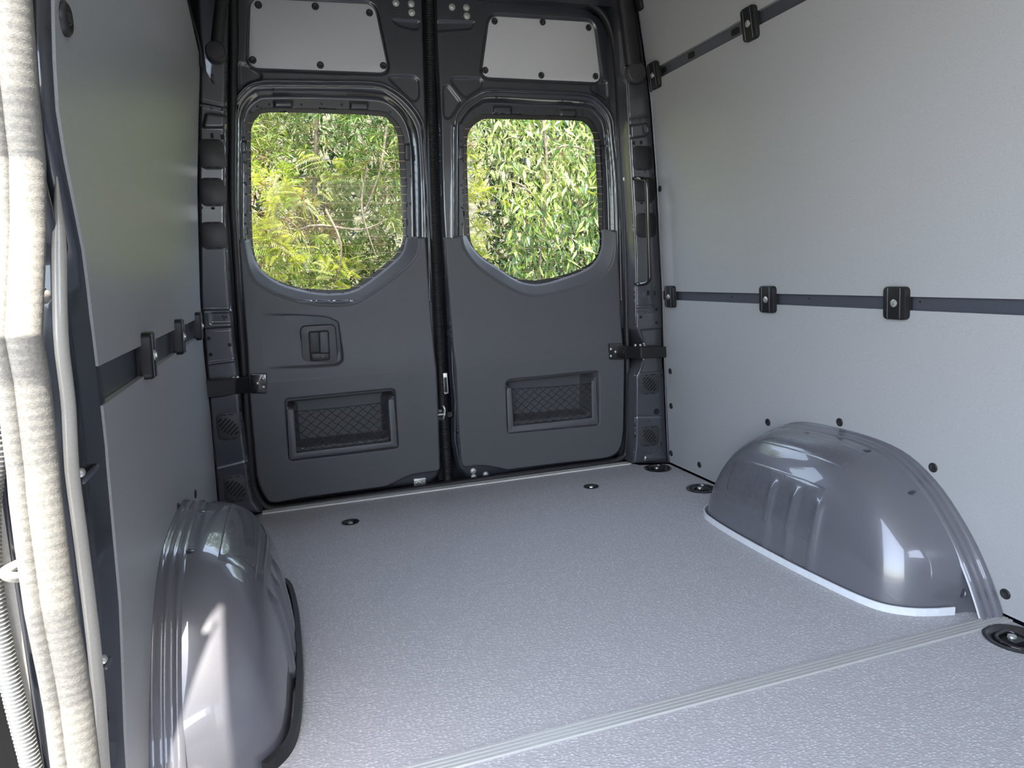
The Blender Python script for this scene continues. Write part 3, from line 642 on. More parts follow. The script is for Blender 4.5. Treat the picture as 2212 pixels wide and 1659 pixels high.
def cap(P, x0, y0, x1, y1, grille=False, up=False):
    y = YP - .001; a = ony((x0, (y0 + y1) / 2), y)[0]; b = ony((x1, (y0 + y1) / 2), y)[0]; c = ony(((x0 + x1) / 2, y1), y)[2]; e = ony(((x0 + x1) / 2, y0), y)[2]; wd = b - a; ht = e - c
    rimo = rrect(a, c, b, e, .022, 5)
    g = mesh('vent_grille' if grille else 'cover_cap', *prism(rimo, ymap(YP), -.004, .003, .0015), 'vent_plastic' if grille else 'dark_plastic', P, auto=35, label='square black slotted vent' if grille else 'square black plastic cover')
    sb = MB(); m = ymap(YP - .0028)
    for k in (.34, .66):
        for zz_ in (c + .006, e - .006): sb.add(*prism(rrect(a + wd * k - .008, zz_ - .0015, a + wd * k + .008, zz_ + .0015, .001, 2), m, 0, .0006))
    if grille:
        for k in range(-3, 4):
            L = (.052, .048, .040, .018)[abs(k)] * 1.0; cx, cz = (a + b) / 2 + k * .0085 * 1.0, (c + e) / 2 - k * .0085; q = rrect(-L / 2, -.0032, L / 2, .0032, .003, 3); ca = math.sqrt(.5)
            sb.add(*prism(np.stack([cx + (q[:, 0] - q[:, 1]) * ca, cz + (q[:, 0] + q[:, 1]) * ca], 1), m, 0, .0006))
    sb.build('slots', 'hole_black', g, smooth=False)
    return g
def hole(P, x, y, r, sq=None):
    q = ony((x, y), YP); o = rrect(q[0] - r, q[2] - (sq or r), q[0] + r, q[2] + (sq or r), r * .3, 2) if sq else circle(q[0], q[2], r, 14)
    mesh('hole', *prism(o, ymap(YP - .0006), -.003, .0008), 'hole_black', P, smooth=False, label='dark opening in the sheet metal')
PL = pillar('trim_2', 'left rear pillar of dark painted sheet metal with covers and vents', [(420, -40), (430, 100), (428, 250), (426, 400), (430, 648), (434, 690), (443, 800), (455, 950), (468, 1085), (470, 1112)],
            [(492, -40), (490, 100), (489, 250), (488, 480), (492, 530), (500, 660), (506, 735), (511, 775), (516, 815), (521, 892), (534, 993), (539, 1046), (549, 1082), (566, 1108)],
            [([(446, 246), (492, 252), (492, 276), (440, 276)], .012), ([(437, 670), (503, 669), (503, 706), (440, 710)], .006), ([(455, 676), (500, 675), (500, 698), (456, 699)], -.004)],
            [([(428, 218), (489, 231)], .004, -.004), ([(428, 225), (489, 236)], .004, .004), ([(438, 713), (506, 708)], .004, -.003), ([(442, 787), (510, 778)], .004, .003), ([(461, 1016), (533, 998)], .004, .003)], 1)
PR = pillar('trim_3', 'right rear pillar of dark painted sheet metal beside the grab handle', [(1374, -40), (1376, 0), (1387, 70), (1405, 200), (1413, 300), (1420, 400), (1428, 560), (1432, 640), (1435, 760), (1440, 900), (1445, 1002)],
            [(1336, -40), (1342, 25), (1353, 177), (1357, 253), (1366, 420), (1373, 557), (1373, 709), (1378, 716), (1391, 742), (1391, 776), (1373, 811), (1373, 953), (1368, 1001)],
            [([(1352, 273), (1395, 268), (1400, 276), (1400, 288), (1392, 294), (1355, 300)], .013), ([(1386, 272), (1398, 271), (1398, 288), (1387, 290)], -.005), ([(1372, 660), (1412, 659), (1412, 664), (1372, 666)], .005), ([(1384, 713), (1434, 709), (1434, 750), (1398, 752)], -.007), ([(1395, 770), (1437, 770), (1437, 800), (1384, 806)], -.007), ([(1394, 985), (1440, 984), (1441, 994), (1392, 996)], .006)],
            [([(1358, 254), (1402, 249)], .006, -.004), ([(1373, 676), (1433, 671)], .004, -.003), ([(1373, 900), (1440, 899)], .004, -.003), ([(1401, 560), (1410, 700)], .010, .002)], -1)
for r in ((429, 300, 486, 366), (431, 384, 487, 446), (433, 479, 489, 539)): cap(PL, *r)
for r in ((1367, 315, 1409, 368), (1371, 383, 1415, 436), (1374, 460, 1417, 513)): cap(PR, *r)
for r in ((468, 892, 519, 951), (484, 1026, 532, 1086)): cap(PL, *r, grille=True)
for r in ((1381, 807, 1423, 852), (1382, 920, 1424, 964)): cap(PR, *r, grille=True)
for x, y in ((451, 731), (496, 745), (455, 766)): hole(PL, x, y, .0065)
for x, y in ((1418, 668), (1384, 685), (1418, 697)): hole(PR, x, y, .0065)
hole(PR, 1418, 889, .0135)
for x, y, a, b in ((458, 293, .005, .008), (480, 296, .005, .008), (443, 261, .003, .012), (434, 449, .006, .004), (460, 450, .006, .004), (451, 688, .003, .012), (471, 686, .007, .010)): hole(PL, x, y, a, b)
for x, y, a, b in ((1369, 309, .005, .007), (1385, 308, .005, .007), (1394, 282, .003, .010), (1386, 439, .005, .004), (1405, 437, .004, .004), (1400, 633, .006, .010), (1414, 633, .003, .010), (1429, 811, .002, .008), (1428, 959, .002, .008)): hole(PR, x, y, a, b)
for P_, lst in ((PL, [(433, 228), (457, 233), (480, 237), (459, 163), (458, 172), (461, 178), (482, 683), (489, 684), (485, 689), (424 + 20, 675), (443, 705), (430, 1096)]), (PR, [(1368, 261), (1382, 260), (1393, 371), (1411, 371), (1394, 454), (1411, 453), (1404, 973), (1415, 973), (1428, 972), (1426, 821), (1403, 909), (1414, 622)])):
    wm = MB()
    for p in lst: q = ony(p, YP); wm.add(*dome((q[0], YP - .001, q[2]), (0, -1, 0), .005, .0035, 8, 3))
    wm.build('weld_spots', 'paint', P_, kind='stuff')

mesh('edge_highlight', *tube(spline([ony(p, YP + .002) for p in ((1342, 25), (1353, 177), (1357, 253), (1366, 420), (1373, 557), (1373, 700))], 5), .0042, 8, (0, 1, 0)), 'arch_paint', PR)  # lighter tube laid on the edge to imitate its highlight
# round-ended cable covers high on the pillars
def cover(name, label, c, r, path, wd):
    q = ony(c, YP - .01); T = top(name, label, 'cover', q); y = YP - .004
    pts = [ony(p, y - .014) for p in path]; d = abs(ony((c[0] + r, c[1]), y)[0] - q[0]); w2 = abs(ony((c[0] + wd, c[1]), y)[0] - q[0])
    prof = [(-w2, -.014), (-w2, .0), (-w2 * .82, .008), (-w2 * .5, .012), (w2 * .5, .012), (w2 * .82, .008), (w2, 0), (w2, -.014)]
    mesh('cover_tube', *sweep(pts, prof, (0, 1, 0) if False else (0, -1, 0)), 'black_rubber', T, auto=60)
    mesh('end_cap', *lathe([(d, -.002), (d, .016), (d * .93, .024), (d * .84, .026), (d * .80, .023), (d * .76, .023), (d * .4, .0245), (.002, .025)], (q[0], y, q[2]), (0, -1, 0), 28), 'vent_plastic', T, auto=35, label='round black end cap')
    return T
cover('cable_cover', 'black tube cover with a round end cap on the left rear pillar', (467, 113), 24, [(487, -60), (477, 20), (469, 92)], 14)
cover('cable_cover', 'black tube cover with a round end cap on the right rear pillar', (1372, 158), 19, [(1345, -60), (1358, 40), (1370, 140)], 15)

# hinge straps
def hinge(door, label, plate, arm, rivets, endb, lugs):
    yp = 2.708
    PLATE = lambda H: mesh('hinge_plate', *prism(rounded(XZ([(plate[0], plate[1]), (plate[2], plate[1]), (plate[2], plate[3]), (plate[0], plate[3])], yp), .006, 3), ymap(yp), -.008, .006, .003), 'black_gloss', H, auto=35)
    ys = [2.665] + list(np.linspace(2.600, 2.585, len(arm) - 1)); q = [(ony(a, y), ony(b, y)) for (a, b), y in zip(arm, ys)]; V = []; Fc = []
    for (t, b) in q: V += [t, b, b + np.array([0, .035, 0]), t + np.array([0, .035, 0])]
    for i in range(len(q) - 1):
        for k in range(4): Fc.append([i * 4 + k, i * 4 + (k + 1) % 4, i * 4 + 4 + (k + 1) % 4, i * 4 + 4 + k])
    Fc += [[0, 1, 2, 3], [len(V) - 1, len(V) - 2, len(V) - 3, len(V) - 4]]
    am = H = mesh('hinge_strap', V, Fc, 'black_satin', door, smooth=False, label=label); PLATE(H)
    for p in rivets:
        r_ = ony(p, yp - .006); mesh('rivet', *dome((r_[0], yp - .006, r_[2]), (0, -1, 0), .0065, .004, 10, 3), 'zinc', H, label='bright rivet')
    b = am.modifiers.new('bevel', 'BEVEL'); b.width = .004; b.segments = 2
    for p in lugs:
        z = ony(p, 2.62); mesh('lug', *dome((z[0], 2.622, z[2]), (0, -1, 0), .0065, .006, 10, 3), 'zinc', H, label='bright bolt end')
    if endb: mesh('arm_bracket', *pbox(*endb, 2.585, -.03, .012), 'black_gloss', H, smooth=False)
    mesh('hinge_knuckle', *tube([ony((kx, plate[1] + 4), 2.672) for kx in [(plate[0] if plate[0] > 1000 else plate[2])]] and [ony(((plate[2] + 6) if plate[0] > 1000 else plate[0] - 8, plate[1] + 6), 2.68), ony(((plate[2] + 6) if plate[0] > 1000 else plate[0] - 8, plate[3] - 2), 2.68)], .013, 12, (0, 1, 0)), 'black_gloss', H)
    return H
hinge(door_l, 'black hinge strap with bright rivets joining the left door to its pillar', (541, 807, 577, 850), [((540, 815), (538, 848)), ((510, 817), (508, 852)), ((478, 819), (478, 858)), ((442, 822), (446, 861))], [(568, 818), (569, 836), (556, 828)], None, [(503, 817), (513, 816)])
hinge(door_r, 'black hinge strap with bright rivets joining the right door to its pillar', (1316, 742, 1346, 777), [((1350, 749), (1350, 774)), ((1385, 749), (1385, 775)), ((1420, 748), (1420, 773)), ((1451, 749), (1451, 772))], [(1320, 754), (1330, 760), (1320, 769)], (1448, 743, 1457, 779), [(1373, 746), (1384, 746)])

# grab handle on the right pillar
gh = top('grab_handle', 'slim black bow-shaped grab handle on the right rear pillar', 'handle', ony((1390, 612), 2.60))
gp = [ony((1352, 387), 2.70), ony((1366, 386), 2.65), ony((1382, 386), 2.585), ony((1393, 389), 2.56), ony((1397, 400), 2.55), ony((1400, 500), 2.55), ony((1403, 590), 2.55), ony((1402, 604), 2.555), ony((1395, 612), 2.57), ony((1380, 614), 2.61), ony((1364, 613), 2.70)]
mesh('grip', *tube(spline(gp, 5), .0085, 12, (0, 1, 0)), 'black_gloss', gh)
for p in ((1351, 387), (1362, 613)):
    q = ony(p, 2.69); mesh('bolt', *dome((q[0], 2.69, q[2]), (-.6, -.8, 0), .011, .007, 12, 3), 'zinc', gh, label='bright round bolt')

# ------------------------------------------------------------------ lashing rails
def clamp_at(T, side, y, z, wy, hz, thick=.016):
    mp = rmap if side > 0 else lmap; cl_ = mesh('clamp', *prism(rrect(y - wy / 2, z - hz / 2, y + wy / 2, z + hz / 2, .012, 4), mp, -.006, thick, .004), 'black_satin', T, auto=35)
    rb = MB()
    for k in (-.27, .27): rb.add(*prism(rrect(y + k * wy - .0013, z - hz / 2 + .003, y + k * wy + .0013, z + hz / 2 - .003, .0008, 2), mp, thick - .001, thick + .0016, .0006))
    rb.build('clamp_ribs', 'rail_metal', cl_)
    x = (xr(z) - thick) if side > 0 else (xl(z) + thick); mesh('clamp_screw', *lathe([(.011, -.001), (.010, .002), (.0065, .003), (.006, .0055), (.003, .006)], (x, y, z), (-side, 0, 0), 14), 'zinc', cl_, auto=35)
def rail(label, side, z0, z1, y0, y1, clamps, slots=(), dots=()):
    mp = rmap if side > 0 else lmap; x = xr((z0 + z1) / 2) if side > 0 else xl((z0 + z1) / 2); T = top('lashing_rail', label, 'rail', (x, (y0 + y1) / 2, z0))
    ys = [y0 + (y1 - y0) * i / 20 for i in range(21)]
    mesh('rail_strip', *sheet(([(y, z0 - .012) for y in ys], [(y, z1 + .012) for y in ys]), mp, -.020, -.013, 4), 'rail_metal', T, auto=40)
    for c in clamps:
        (ya, za), (yb, zb) = c; clamp_at(T, side, (ya + yb) / 2, (za + zb) / 2, abs(ya - yb), abs(za - zb))
    for s in slots: mesh('rail_slot', *prism(rrect(s[0] - .022, s[1] - .010, s[0] + .022, s[1] + .010, .009, 4), mp, -.0135, -.0122), 'hole_black', T, smooth=False)
    db = MB()
    for s in dots: db.add(*prism(circle(s[0], s[1], .0028, 8), mp, -.0135, -.0122))
    if dots: db.build('rail_holes', 'hole_black', T, smooth=False, kind='stuff')
    return T
def rc(p, w_, h_):
    y, z = rpt(p, .014); return (y - w_ / 2, z - h_ / 2), (y + w_ / 2, z + h_ / 2)
rail('dark lashing rail along the right wall at mid height with black clamps', 1, z_rl[0], z_rl[1], -.9, 2.60, [rc((1445, 641), .066, .088), rc((1655, 647), .070, .088), rc((1932, 655), .072, .086)], dots=[rpt(p, -.012) for p in ((1580, 641), (1748, 645), (1987, 652))])
rail('dark lashing rail high on the right wall with black clamps and oval slots', 1, ZU0, ZU1, -.9, 2.60, [rc((1410, 163), .070, .096), rc((1616, 51), .066, .096)], slots=[rpt(p, -.012) for p in ((1493, 119), (1588, 68), (1433, 152))], dots=[rpt((1447, 142), -.012)])
def lc(p, w_, h_):
    y, z = lpt(p, .012); return (y - w_ / 2, z - h_ / 2), (y + w_ / 2, z + h_ / 2)
rail('dark lashing rail along the left wall with black clamps', -1, z_ll[0], z_ll[1], lfy(.71) - .01, 2.61, [lc((328, 767), .060, .088), lc((393, 727), .060, .088), lc((433, 704), .060, .088)])
mesh('edge_trim', *tube(spline([ony(p, 2.585) for p in ((396, -30), (406, 10), (420, 60), (431, 100), (436, 145))], 4), .007, 8, (0, 1, 0)), 'black_rubber', wl, label='black edge trim at the upper rear corner')
y_, z_ = rpt((1383, 4)); mesh('rail_end', *prism(rrect(y_ - .02, z_ - .03, y_ + .02, z_ + .03, .008, 3), rmap, 0, .012, .003), 'black_rubber', wr)
mesh('edge_flange', *tube(spline([ony(p, 2.607) for p in ((1376, 0), (1387, 70), (1405, 200), (1413, 300), (1420, 400), (1428, 560), (1432, 640), (1435, 760), (1440, 900), (1444, 998))], 3), .004, 8, (0, 1, 0)), 'arch_paint', wr)

# ------------------------------------------------------------------ strips and cups on the floor
ss = top('trim_4', 'pale aluminium edge strip along the rear edge of the floor', 'strip', (.64, 2.685, 0), kind='structure')
e0, e1 = onz((567, 1108)), onz((1355, 1000))
mesh('edge_strip', *box(e0[0], e1[0] + .005, 2.668, 2.702, -.003, .005), 'pale_alu', ss, smooth=False)
for p in ((583, 1104), (740, 1082), (874, 1064), (994, 1047), (1108, 1031), (1221, 1015), (1344, 1000)):
    q = onz(p, .004); mesh('strip_screw', *lathe([(.0045, -.001), (.004, .001), (.0015, .0006)], (q[0], 2.688, .004), (0, 0, 1), 10), 'dark_plastic', ss)
fs = top('trim_5', 'ribbed aluminium joint strip crossing the load floor', 'strip', (.65, YM, 0), kind='structure')
prof = [(-.019, -.002), (-.019, .0015)]
for k in range(4): c = -.0145 + k * .0097; prof += [(c - .0042, .002), (c - .003, .0042), (c + .003, .0042), (c + .0042, .002)]
prof += [(.019, .0015), (.019, -.002)]
mesh('joint_strip', *sweep([(-.262, YM, .0), (1.569, YM, .0)], prof, (0, 0, 1)), 'joint_alu', fs, smooth=False)
def cup(label, c, r, ang):
    T = top('lashing_cup', label, 'lashing point', (c[0], c[1], 0), group=None)
    mesh('cup_dish', *lathe([(r - .001, -.011), (r + .006, -.001), (r + .006, .0025), (r + .001, .0045), (r - .004, .003), (r * .84, -.008), (r * .6, -.020), (r * .2, -.024), (.001, -.024)], (c[0], c[1], 0), (0, 0, 1), 32), 'black_gloss', T, auto=50)
    ca, sa = math.cos(ang), math.sin(ang); L = r * .72
    path = [(-.62, -.75), (-.62, .75), (.1, .86), (.62, .62), (.86, 0), (.62, -.62), (.1, -.86)]
    pts = spline([(c[0] + L * (x * ca - y * sa), c[1] + L * (x * sa + y * ca), -.004) for x, y in path], 4, True)
    mesh('lashing_ring', *tube(pts, .0048, 8, (0, 0, 1), True), 'black_gloss', T)
    mesh('ring_bracket', *(lambda b: b)(box(c[0] - .018, c[0] + .018, c[1] - .010, c[1] + .010, -.024, -.001)), 'dark_plastic', T, smooth=False)
    mesh('cup_bolt', *lathe([(.010, -.002), (.009, .004), (.004, .005)], (c[0] + .001, c[1] + .012, -.001), (0, 0, 1), 12), 'zinc', T, auto=35, label='bright bolt head')
cup('black lashing cup in the floor corner at the foot of the right rear pillar', cups[0][0], .052, math.pi)
cup('black lashing cup in the floor just behind the right wheel arch', cups[1][0], .052, math.pi)
cup('large black lashing cup in the front floor sheet near the right wall', cups[2][0], .060, math.pi)
def fplug(label, c):
    T = top('floor_bolt', label, 'bolt', (c[0], c[1], 0))
    mesh('washer_dish', *lathe([(.0275, -.011), (.031, 0), (.031, .0022), (.027, .003), (.022, -.003), (.014, -.008), (.001, -.008)], (c[0], c[1], 0), (0, 0, 1), 22), 'black_gloss', T, auto=50)
    mesh('bolt_head', *lathe([(.009, -.009), (.009, -.002), (.007, .001), (.003, .002)], (c[0], c[1], 0), (0, 0, 1), 6), 'zinc', T, auto=35)
fplug('round recessed floor bolt near the left rear door', plugs[0]); fplug('round recessed floor bolt near the right rear door', plugs[1])

# ------------------------------------------------------------------ wheel arches
HP = spline([(1.113, .0), (1.128, .035), (1.152, .085), (1.19, .15), (1.233, .206), (1.29, .265), (1.361, .312), (1.43, .335), (1.52, .345), (1.62, .346), (1.70, .343), (1.78, .335), (1.85, .312), (1.92, .262), (1.98, .17), (2.02, .08), (2.045, 0)], 8)
WP = spline([(1.113, 0), (1.14, .025), (1.160, .065), (1.175, .125), (1.20, .182), (1.24, .222), (1.30, .240), (1.40, .250), (1.53, .257), (1.74, .258), (1.90, .248), (1.97, .232), (2.02, .19), (2.038, .13), (2.045, 0)], 8)
def arch_pt(y, th, side, off=0.0, ribs=True):
    H = float(np.interp(y, HP[:, 0], HP[:, 1])); W_ = float(np.interp(y, WP[:, 0], WP[:, 1])); n = 3.3
    c, s = abs(math.cos(th)) ** (2 / n), abs(math.sin(th)) ** (2 / n); lean = .030 * s * min(1, W_ / .2)
    z = H * s; dx = W_ * c - lean * c
    if ribs:
        for yc in RIBS: dx += .0095 * math.exp(-((y - yc) / .013) ** 6) * float(sst(.02, .05, z)) * float(1 - sst(.19, .23, z)) * c
    return y, z, dx
RIBS = [onx((px_, 1130), 1.315)[1] for px_ in (1655, 1702, 1752)]
def arch_xyz(y, th, side, off=0.0):
    y, z, dx = arch_pt(y, th, side); dx += off * math.cos(th); z += off * math.sin(th)
    return (1.568 - dx, y, z) if side > 0 else (-.258 + dx * .90, y, z)
def arch(label, side):
    T = top('wheel_arch', label, 'wheel arch', ((1.45 if side > 0 else -.12), 1.58, 0)); U = 150; K = 44
    ys = 1.579 - .466 * np.cos(np.linspace(0, math.pi, U + 1)); ys = np.sort(ys); ths = [math.pi / 2 * k / K for k in range(K + 1)]
    V = [arch_xyz(y, t, side) for y in ys for t in ths]; Fc = []
    for i in range(U):
        for k in range(K):
            q = [i * (K + 1) + k, (i + 1) * (K + 1) + k, (i + 1) * (K + 1) + k + 1, i * (K + 1) + k + 1]; Fc.append(q if side < 0 else q[::-1])
    mesh('arch_shell', V, Fc, 'arch_paint', T)
    # pressed flange where the arch meets the wall
    fp = [];
    for y in ys[::3]:
        H = float(np.interp(y, HP[:, 0], HP[:, 1])); fp.append((y, H))
    fp = np.array(fp); c = np.array([1.579, .05]); V = []; Fc = []; prof = [(.062, -.004), (.056, .003), (.048, .004), (.042, -.001), (.036, .004), (.028, .006), (.022, .003), (.018, .009), (.010, .012), (.002, .010)]
    N = len(fp)
    for i, (y, z) in enumerate(fp):
        a = fp[max(i - 1, 0)]; b = fp[min(i + 1, N - 1)]; t = (b - a) / np.linalg.norm(b - a); n = np.array([-t[1], t[0]])
        for dx, h in prof:
            q = np.array([y, z]) + n * h; q[1] = max(q[1], .001); V.append((1.568 - dx, q[0], q[1]) if side > 0 else (-.258 + dx * .9, q[0], q[1]))
    m = len(prof)
    for i in range(N - 1):
        for k in range(m - 1):
            q = [i * m + k, i * m + k + 1, (i + 1) * m + k + 1, (i + 1) * m + k]; Fc.append(q if side > 0 else q[::-1])
    mesh('arch_flange', V, Fc, 'arch_paint', T)
    return T
def pad(T, side, y0, y1, t0, t1, label):
    ys = np.linspace(y0, y1, 40); ts = np.linspace(t0, t1, 24); V = []; Fc = []
    for y in ys:
        for t in ts:
            e = 1.0 if y0 + .002 < y < y1 - .002 and t0 + .01 < t < t1 - .01 else 0.0
            V.append(arch_xyz(y, t, side, .0018 * e + .0002))
    n = len(ts)
    for i in range(39):
        for k in range(n - 1):
            q = [i * n + k, (i + 1) * n + k, (i + 1) * n + k + 1, i * n + k + 1]; Fc.append(q if side < 0 else q[::-1])
    mesh('damping_pad', V, Fc, 'damping_pad', T, label=label)
AR = arch('glossy grey wheel arch against the right wall with white tape along its foot', 1)
AL = arch('glossy grey wheel arch against the left wall near the sliding door', -1)
pad(AR, 1, 1.46, 1.86, .12, .62, 'square-edged damping sheet on the inner face')
pad(AR, 1, 1.44, 1.80, .95, 1.35, 'square-edged damping sheet on the top')
pad(AL, -1, 1.42, 1.82, .72, 1.20, 'crinkled damping sheet on the top')
for T, side, lst in ((AR, 1, [(1741, 936), (1873, 972), (1966, 1061), (2079, 1282)]), (AL, -1, [(434, 1104), (408, 1190)])):
    for p in lst:
        best = None
        for y in np.linspace(1.14, 2.03, 120):
            for t in np.linspace(.05, 1.5, 60):
                P3 = np.array(arch_xyz(y, t, side)); a = M.T @ (P3 - CAM); u = np.array([1106 + F * a[0] / a[2], 829.5 + F * a[1] / a[2]]); e = abs(u - np.array(p)).sum()
                if best is None or e < best[0]: best = (e, y, t, P3)
        if best[0] < 25: mesh('stud_mark', *dome(best[3], (-side * math.cos(best[2]), 0, math.sin(best[2])), .011, .002, 12, 3), 'paint', T)
def foot_band(T, side, y0, y1, off, h0, h1, mat, name, label, thick=.003):
    ys = np.linspace(y0, y1, 90); base = []
    for y in ys: p = arch_xyz(y, 0.0, side); base.append(p[:2])
    base = np.array(base)
    tn = np.gradient(base, axis=0); tn /= np.linalg.norm(tn, axis=1, keepdims=True); nr_ = np.stack([-tn[:, 1], tn[:, 0]], 1)
    if (nr_[45, 0] > 0) == (side > 0): nr_ = -nr_
    path = [(b[0] + n[0] * off, b[1] + n[1] * off, 0) for b, n in zip(base, nr_)]; V = []; Fc = []
    for p, n in zip(path, nr_):
        V += [(p[0], p[1], h0), (p[0], p[1], h1), (p[0] + n[0] * thick, p[1] + n[1] * thick, h1), (p[0] + n[0] * thick, p[1] + n[1] * thick, h0)]
    for i in range(len(path) - 1):
        for k in range(4): Fc.append([i * 4 + k, i * 4 + (k + 1) % 4, i * 4 + 4 + (k + 1) % 4, i * 4 + 4 + k])
    Fc += [[0, 1, 2, 3], [len(V) - 1, len(V) - 2, len(V) - 3, len(V) - 4]]
    mesh(name, V, Fc, mat, T, smooth=False, label=label)
foot_band(AR, 1, 1.166, 2.044, .006, .0005, .020, 'white_tape', 'foot_tape', 'white foam tape standing along the foot', .004)
foot_band(AL, -1, 1.20, 1.98, .004, .0005, .024, 'black_rubber', 'foot_gap', 'black rubber edging along the foot', .012)

# ------------------------------------------------------------------ sliding door opening: pillar, seal, jamb
def lpt_list(P, h): return np.array(sorted([lpt(p, h) for p in P], key=lambda q: q[1]))
stR = lpt_list([(96, -30), (104, 150), (114, 300), (122, 372), (128, 500), (130, 640), (134, 750), (149, 870), (155, 1000), (174, 1150), (193, 1300), (214, 1500), (223, 1650)], -.014)
def sry(z): return float(np.interp(z, stR[:, 1], stR[:, 0]))
cp = top('trim_6', 'dark painted inner pillar at the rear edge of the sliding door opening', 'pillar', (-.26, 1.0, 0), kind='structure')
V = []; Fc = []; zs = np.linspace(-.05, 1.98, 60); K = None
for z in zs:
    x = xl(z); yb = lfy(z) + .03; ys_ = min(sry(z), yb - .085); tip = .3; lowb = float(sst(.42, .25, z)) if z < .42 else 0.0; lowb = 1 - float(sst(.22, .40, z))
    pts = [(x - .0035, yb), (x - .0035, yb - .034), (x - .020 - .028 * lowb, yb - .052), (x - .022 - .02 * lowb, (yb + ys_) / 2), (x - .016, ys_ + .016), (x - .0145, ys_ + .004), (x - .016, ys_ - .002 * tip), (x - .022, ys_ - .009 * tip), (x - .032, ys_ - .012 * tip), (x - .040, ys_ - .010), (x - .042, ys_ + .03)]
    K = len(pts); V += [(a, b, z) for a, b in pts]
for i in range(len(zs) - 1):
    for k in range(K - 1): Fc.append([i * K + k, i * K + k + 1, (i + 1) * K + k + 1, (i + 1) * K + k])
mesh('pillar_skin', V, Fc, 'paint', cp)
fz = np.linspace(.04, .995, 40); V = []; Fc = []  # pale strip painted for the light along the dark pillar edge
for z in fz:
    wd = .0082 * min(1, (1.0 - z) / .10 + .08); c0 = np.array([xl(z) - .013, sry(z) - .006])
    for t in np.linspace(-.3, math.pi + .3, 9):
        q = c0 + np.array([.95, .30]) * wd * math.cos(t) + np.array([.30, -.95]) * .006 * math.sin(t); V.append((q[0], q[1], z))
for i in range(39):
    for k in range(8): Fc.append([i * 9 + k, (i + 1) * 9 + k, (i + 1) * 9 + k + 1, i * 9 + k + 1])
mesh('glare_strip', V, Fc, 'flange_glare', cp, label='pale strip standing in for the bright light along the pillar flange')
def cpp(p): y, z = lpt(p, -.018); return np.array([xl(z) - .017, y, z])
for (a, b) in (((224, 1442), (266, 1342)), ((176, 1040), (216, 985))):
    A_, B_ = cpp(a), cpp(b); mesh('stay_rod', *tube([A_, (A_ + B_) / 2 + np.array([.004, 0, 0]), B_], .0045, 8), 'rail_metal', cp)
    for q in (A_ + np.array([0, 0, .012]), B_ + np.array([0, 0, .012])): mesh('stay_bolt', *dome(q, (1, -.3, 0), .0065, .005, 10, 3), 'zinc', cp)
for z in (.115, .19, .27):
    mesh('slot', *prism(rrect(sry(z) + .055, z - .010, sry(z) + .060, z + .010, .002, 2), lambda a, b, h: (xl(b) - .019 + h, a, b), 0, .001), 'hole_black', cp, smooth=False)

sR = lpt_list([(68, -40), (85, 200), (100, 350), (102, 480), (96, 648), (93, 720), (110, 820), (130, 1000), (145, 1150), (165, 1300), (200, 1500), (218, 1659), (230, 1760)], -.006)
sd_ = top('door_seal_strip', 'thick fabric-covered weatherstrip in full sun at the edge of the sliding door opening', 'weatherstrip', (-.28, .87, 0))
sv = np.array([.96, .28]); nv = np.array([.28, -.96]); zs = np.arange(.0, 1.62, .0035); V = []; Fc = []; pr = []
for t in np.linspace(-.15, math.pi, 16): pr.append((-.0185 + .0185 * math.cos(t), .016 * math.sin(t)))
for t in np.linspace(.55, math.pi + .3, 12): pr.append((-.0405 + .0105 * math.cos(t), .010 * math.sin(t)))
K = len(pr)
for z in zs:
    R = np.array([xl(z) - .006, float(np.interp(z, sR[:, 1], sR[:, 0]))]); rp = .00022 * math.sin(z * 2 * math.pi / .0125)
    for k, (a, b) in enumerate(pr):
        q = R + sv * a + nv * (b + (rp if 2 < k < K - 2 else 0)); V.append((q[0], q[1], z))
for i in range(len(zs) - 1):
    for k in range(K - 1): Fc.append([i * K + k, (i + 1) * K + k, (i + 1) * K + k + 1, i * K + k + 1])
mesh('seal_bulb', V, Fc, 'seal_fabric', sd_)
q = np.array([xl(.845) - .010, float(np.interp(.845, sR[:, 1], sR[:, 0])) + .004, .845]); mesh('seal_tip', *dome(q, (.9, -.4, 0), .010, .009, 10, 3), 'seal_fabric', sd_)

jb = top('trim_7', 'sunlit outer jamb of the sliding door opening beyond the weatherstrip', 'jamb', (-.31, .95, 0), kind='structure')
V = []; Fc = []; zs = np.linspace(-.2, 1.9, 40); pf = [(-.046, .990), (-.048, .958), (-.055, .950), (-.060, .968), (-.074, .972), (-.080, .950), (-.098, .946), (-.104, .956), (-.104, 1.02)]
for z in zs: V += [(xl(z) + a, b, z) for a, b in pf]
K = len(pf)
for i in range(len(zs) - 1):
    for k in range(K - 1): Fc.append([i * K + k, i * K + k + 1, (i + 1) * K + k + 1, (i + 1) * K + k])
mesh('jamb_panel', V, Fc, 'jamb_paint', jb, auto=35)
so_ = rounded(XZ([(55, 1285), (80, 1285), (92, 1418), (60, 1416)], .946), .008, 4); mesh('jamb_slot', *prism(so_, ymap(.951), -.004, .0025), 'dark_plastic', jb, smooth=False, label='dark slot in the jamb')
so_ = rounded(XZ([(64, 1280), (77, 1280), (83, 1376), (65, 1376)], .944), .003, 3); mesh('slot_plate', *prism(so_, ymap(.951), -.002, .0045, .001), 'conduit_plastic', jb, auto=35)
hk = top('latch_hook', 'pale hooked latch pin sticking out of the jamb beside the weatherstrip', 'hook', ony((40, 1225), .93))
mesh('hook_bar', *tube(spline([ony((72, 1202), .945), ony((50, 1214), .93), ony((22, 1228), .915), ony((10, 1238), .91), ony((24, 1246), .91), ony((48, 1246), .92), ony((70, 1243), .945)], 5), .0062, 10, (0, 1, 0)), 'conduit_plastic', hk)
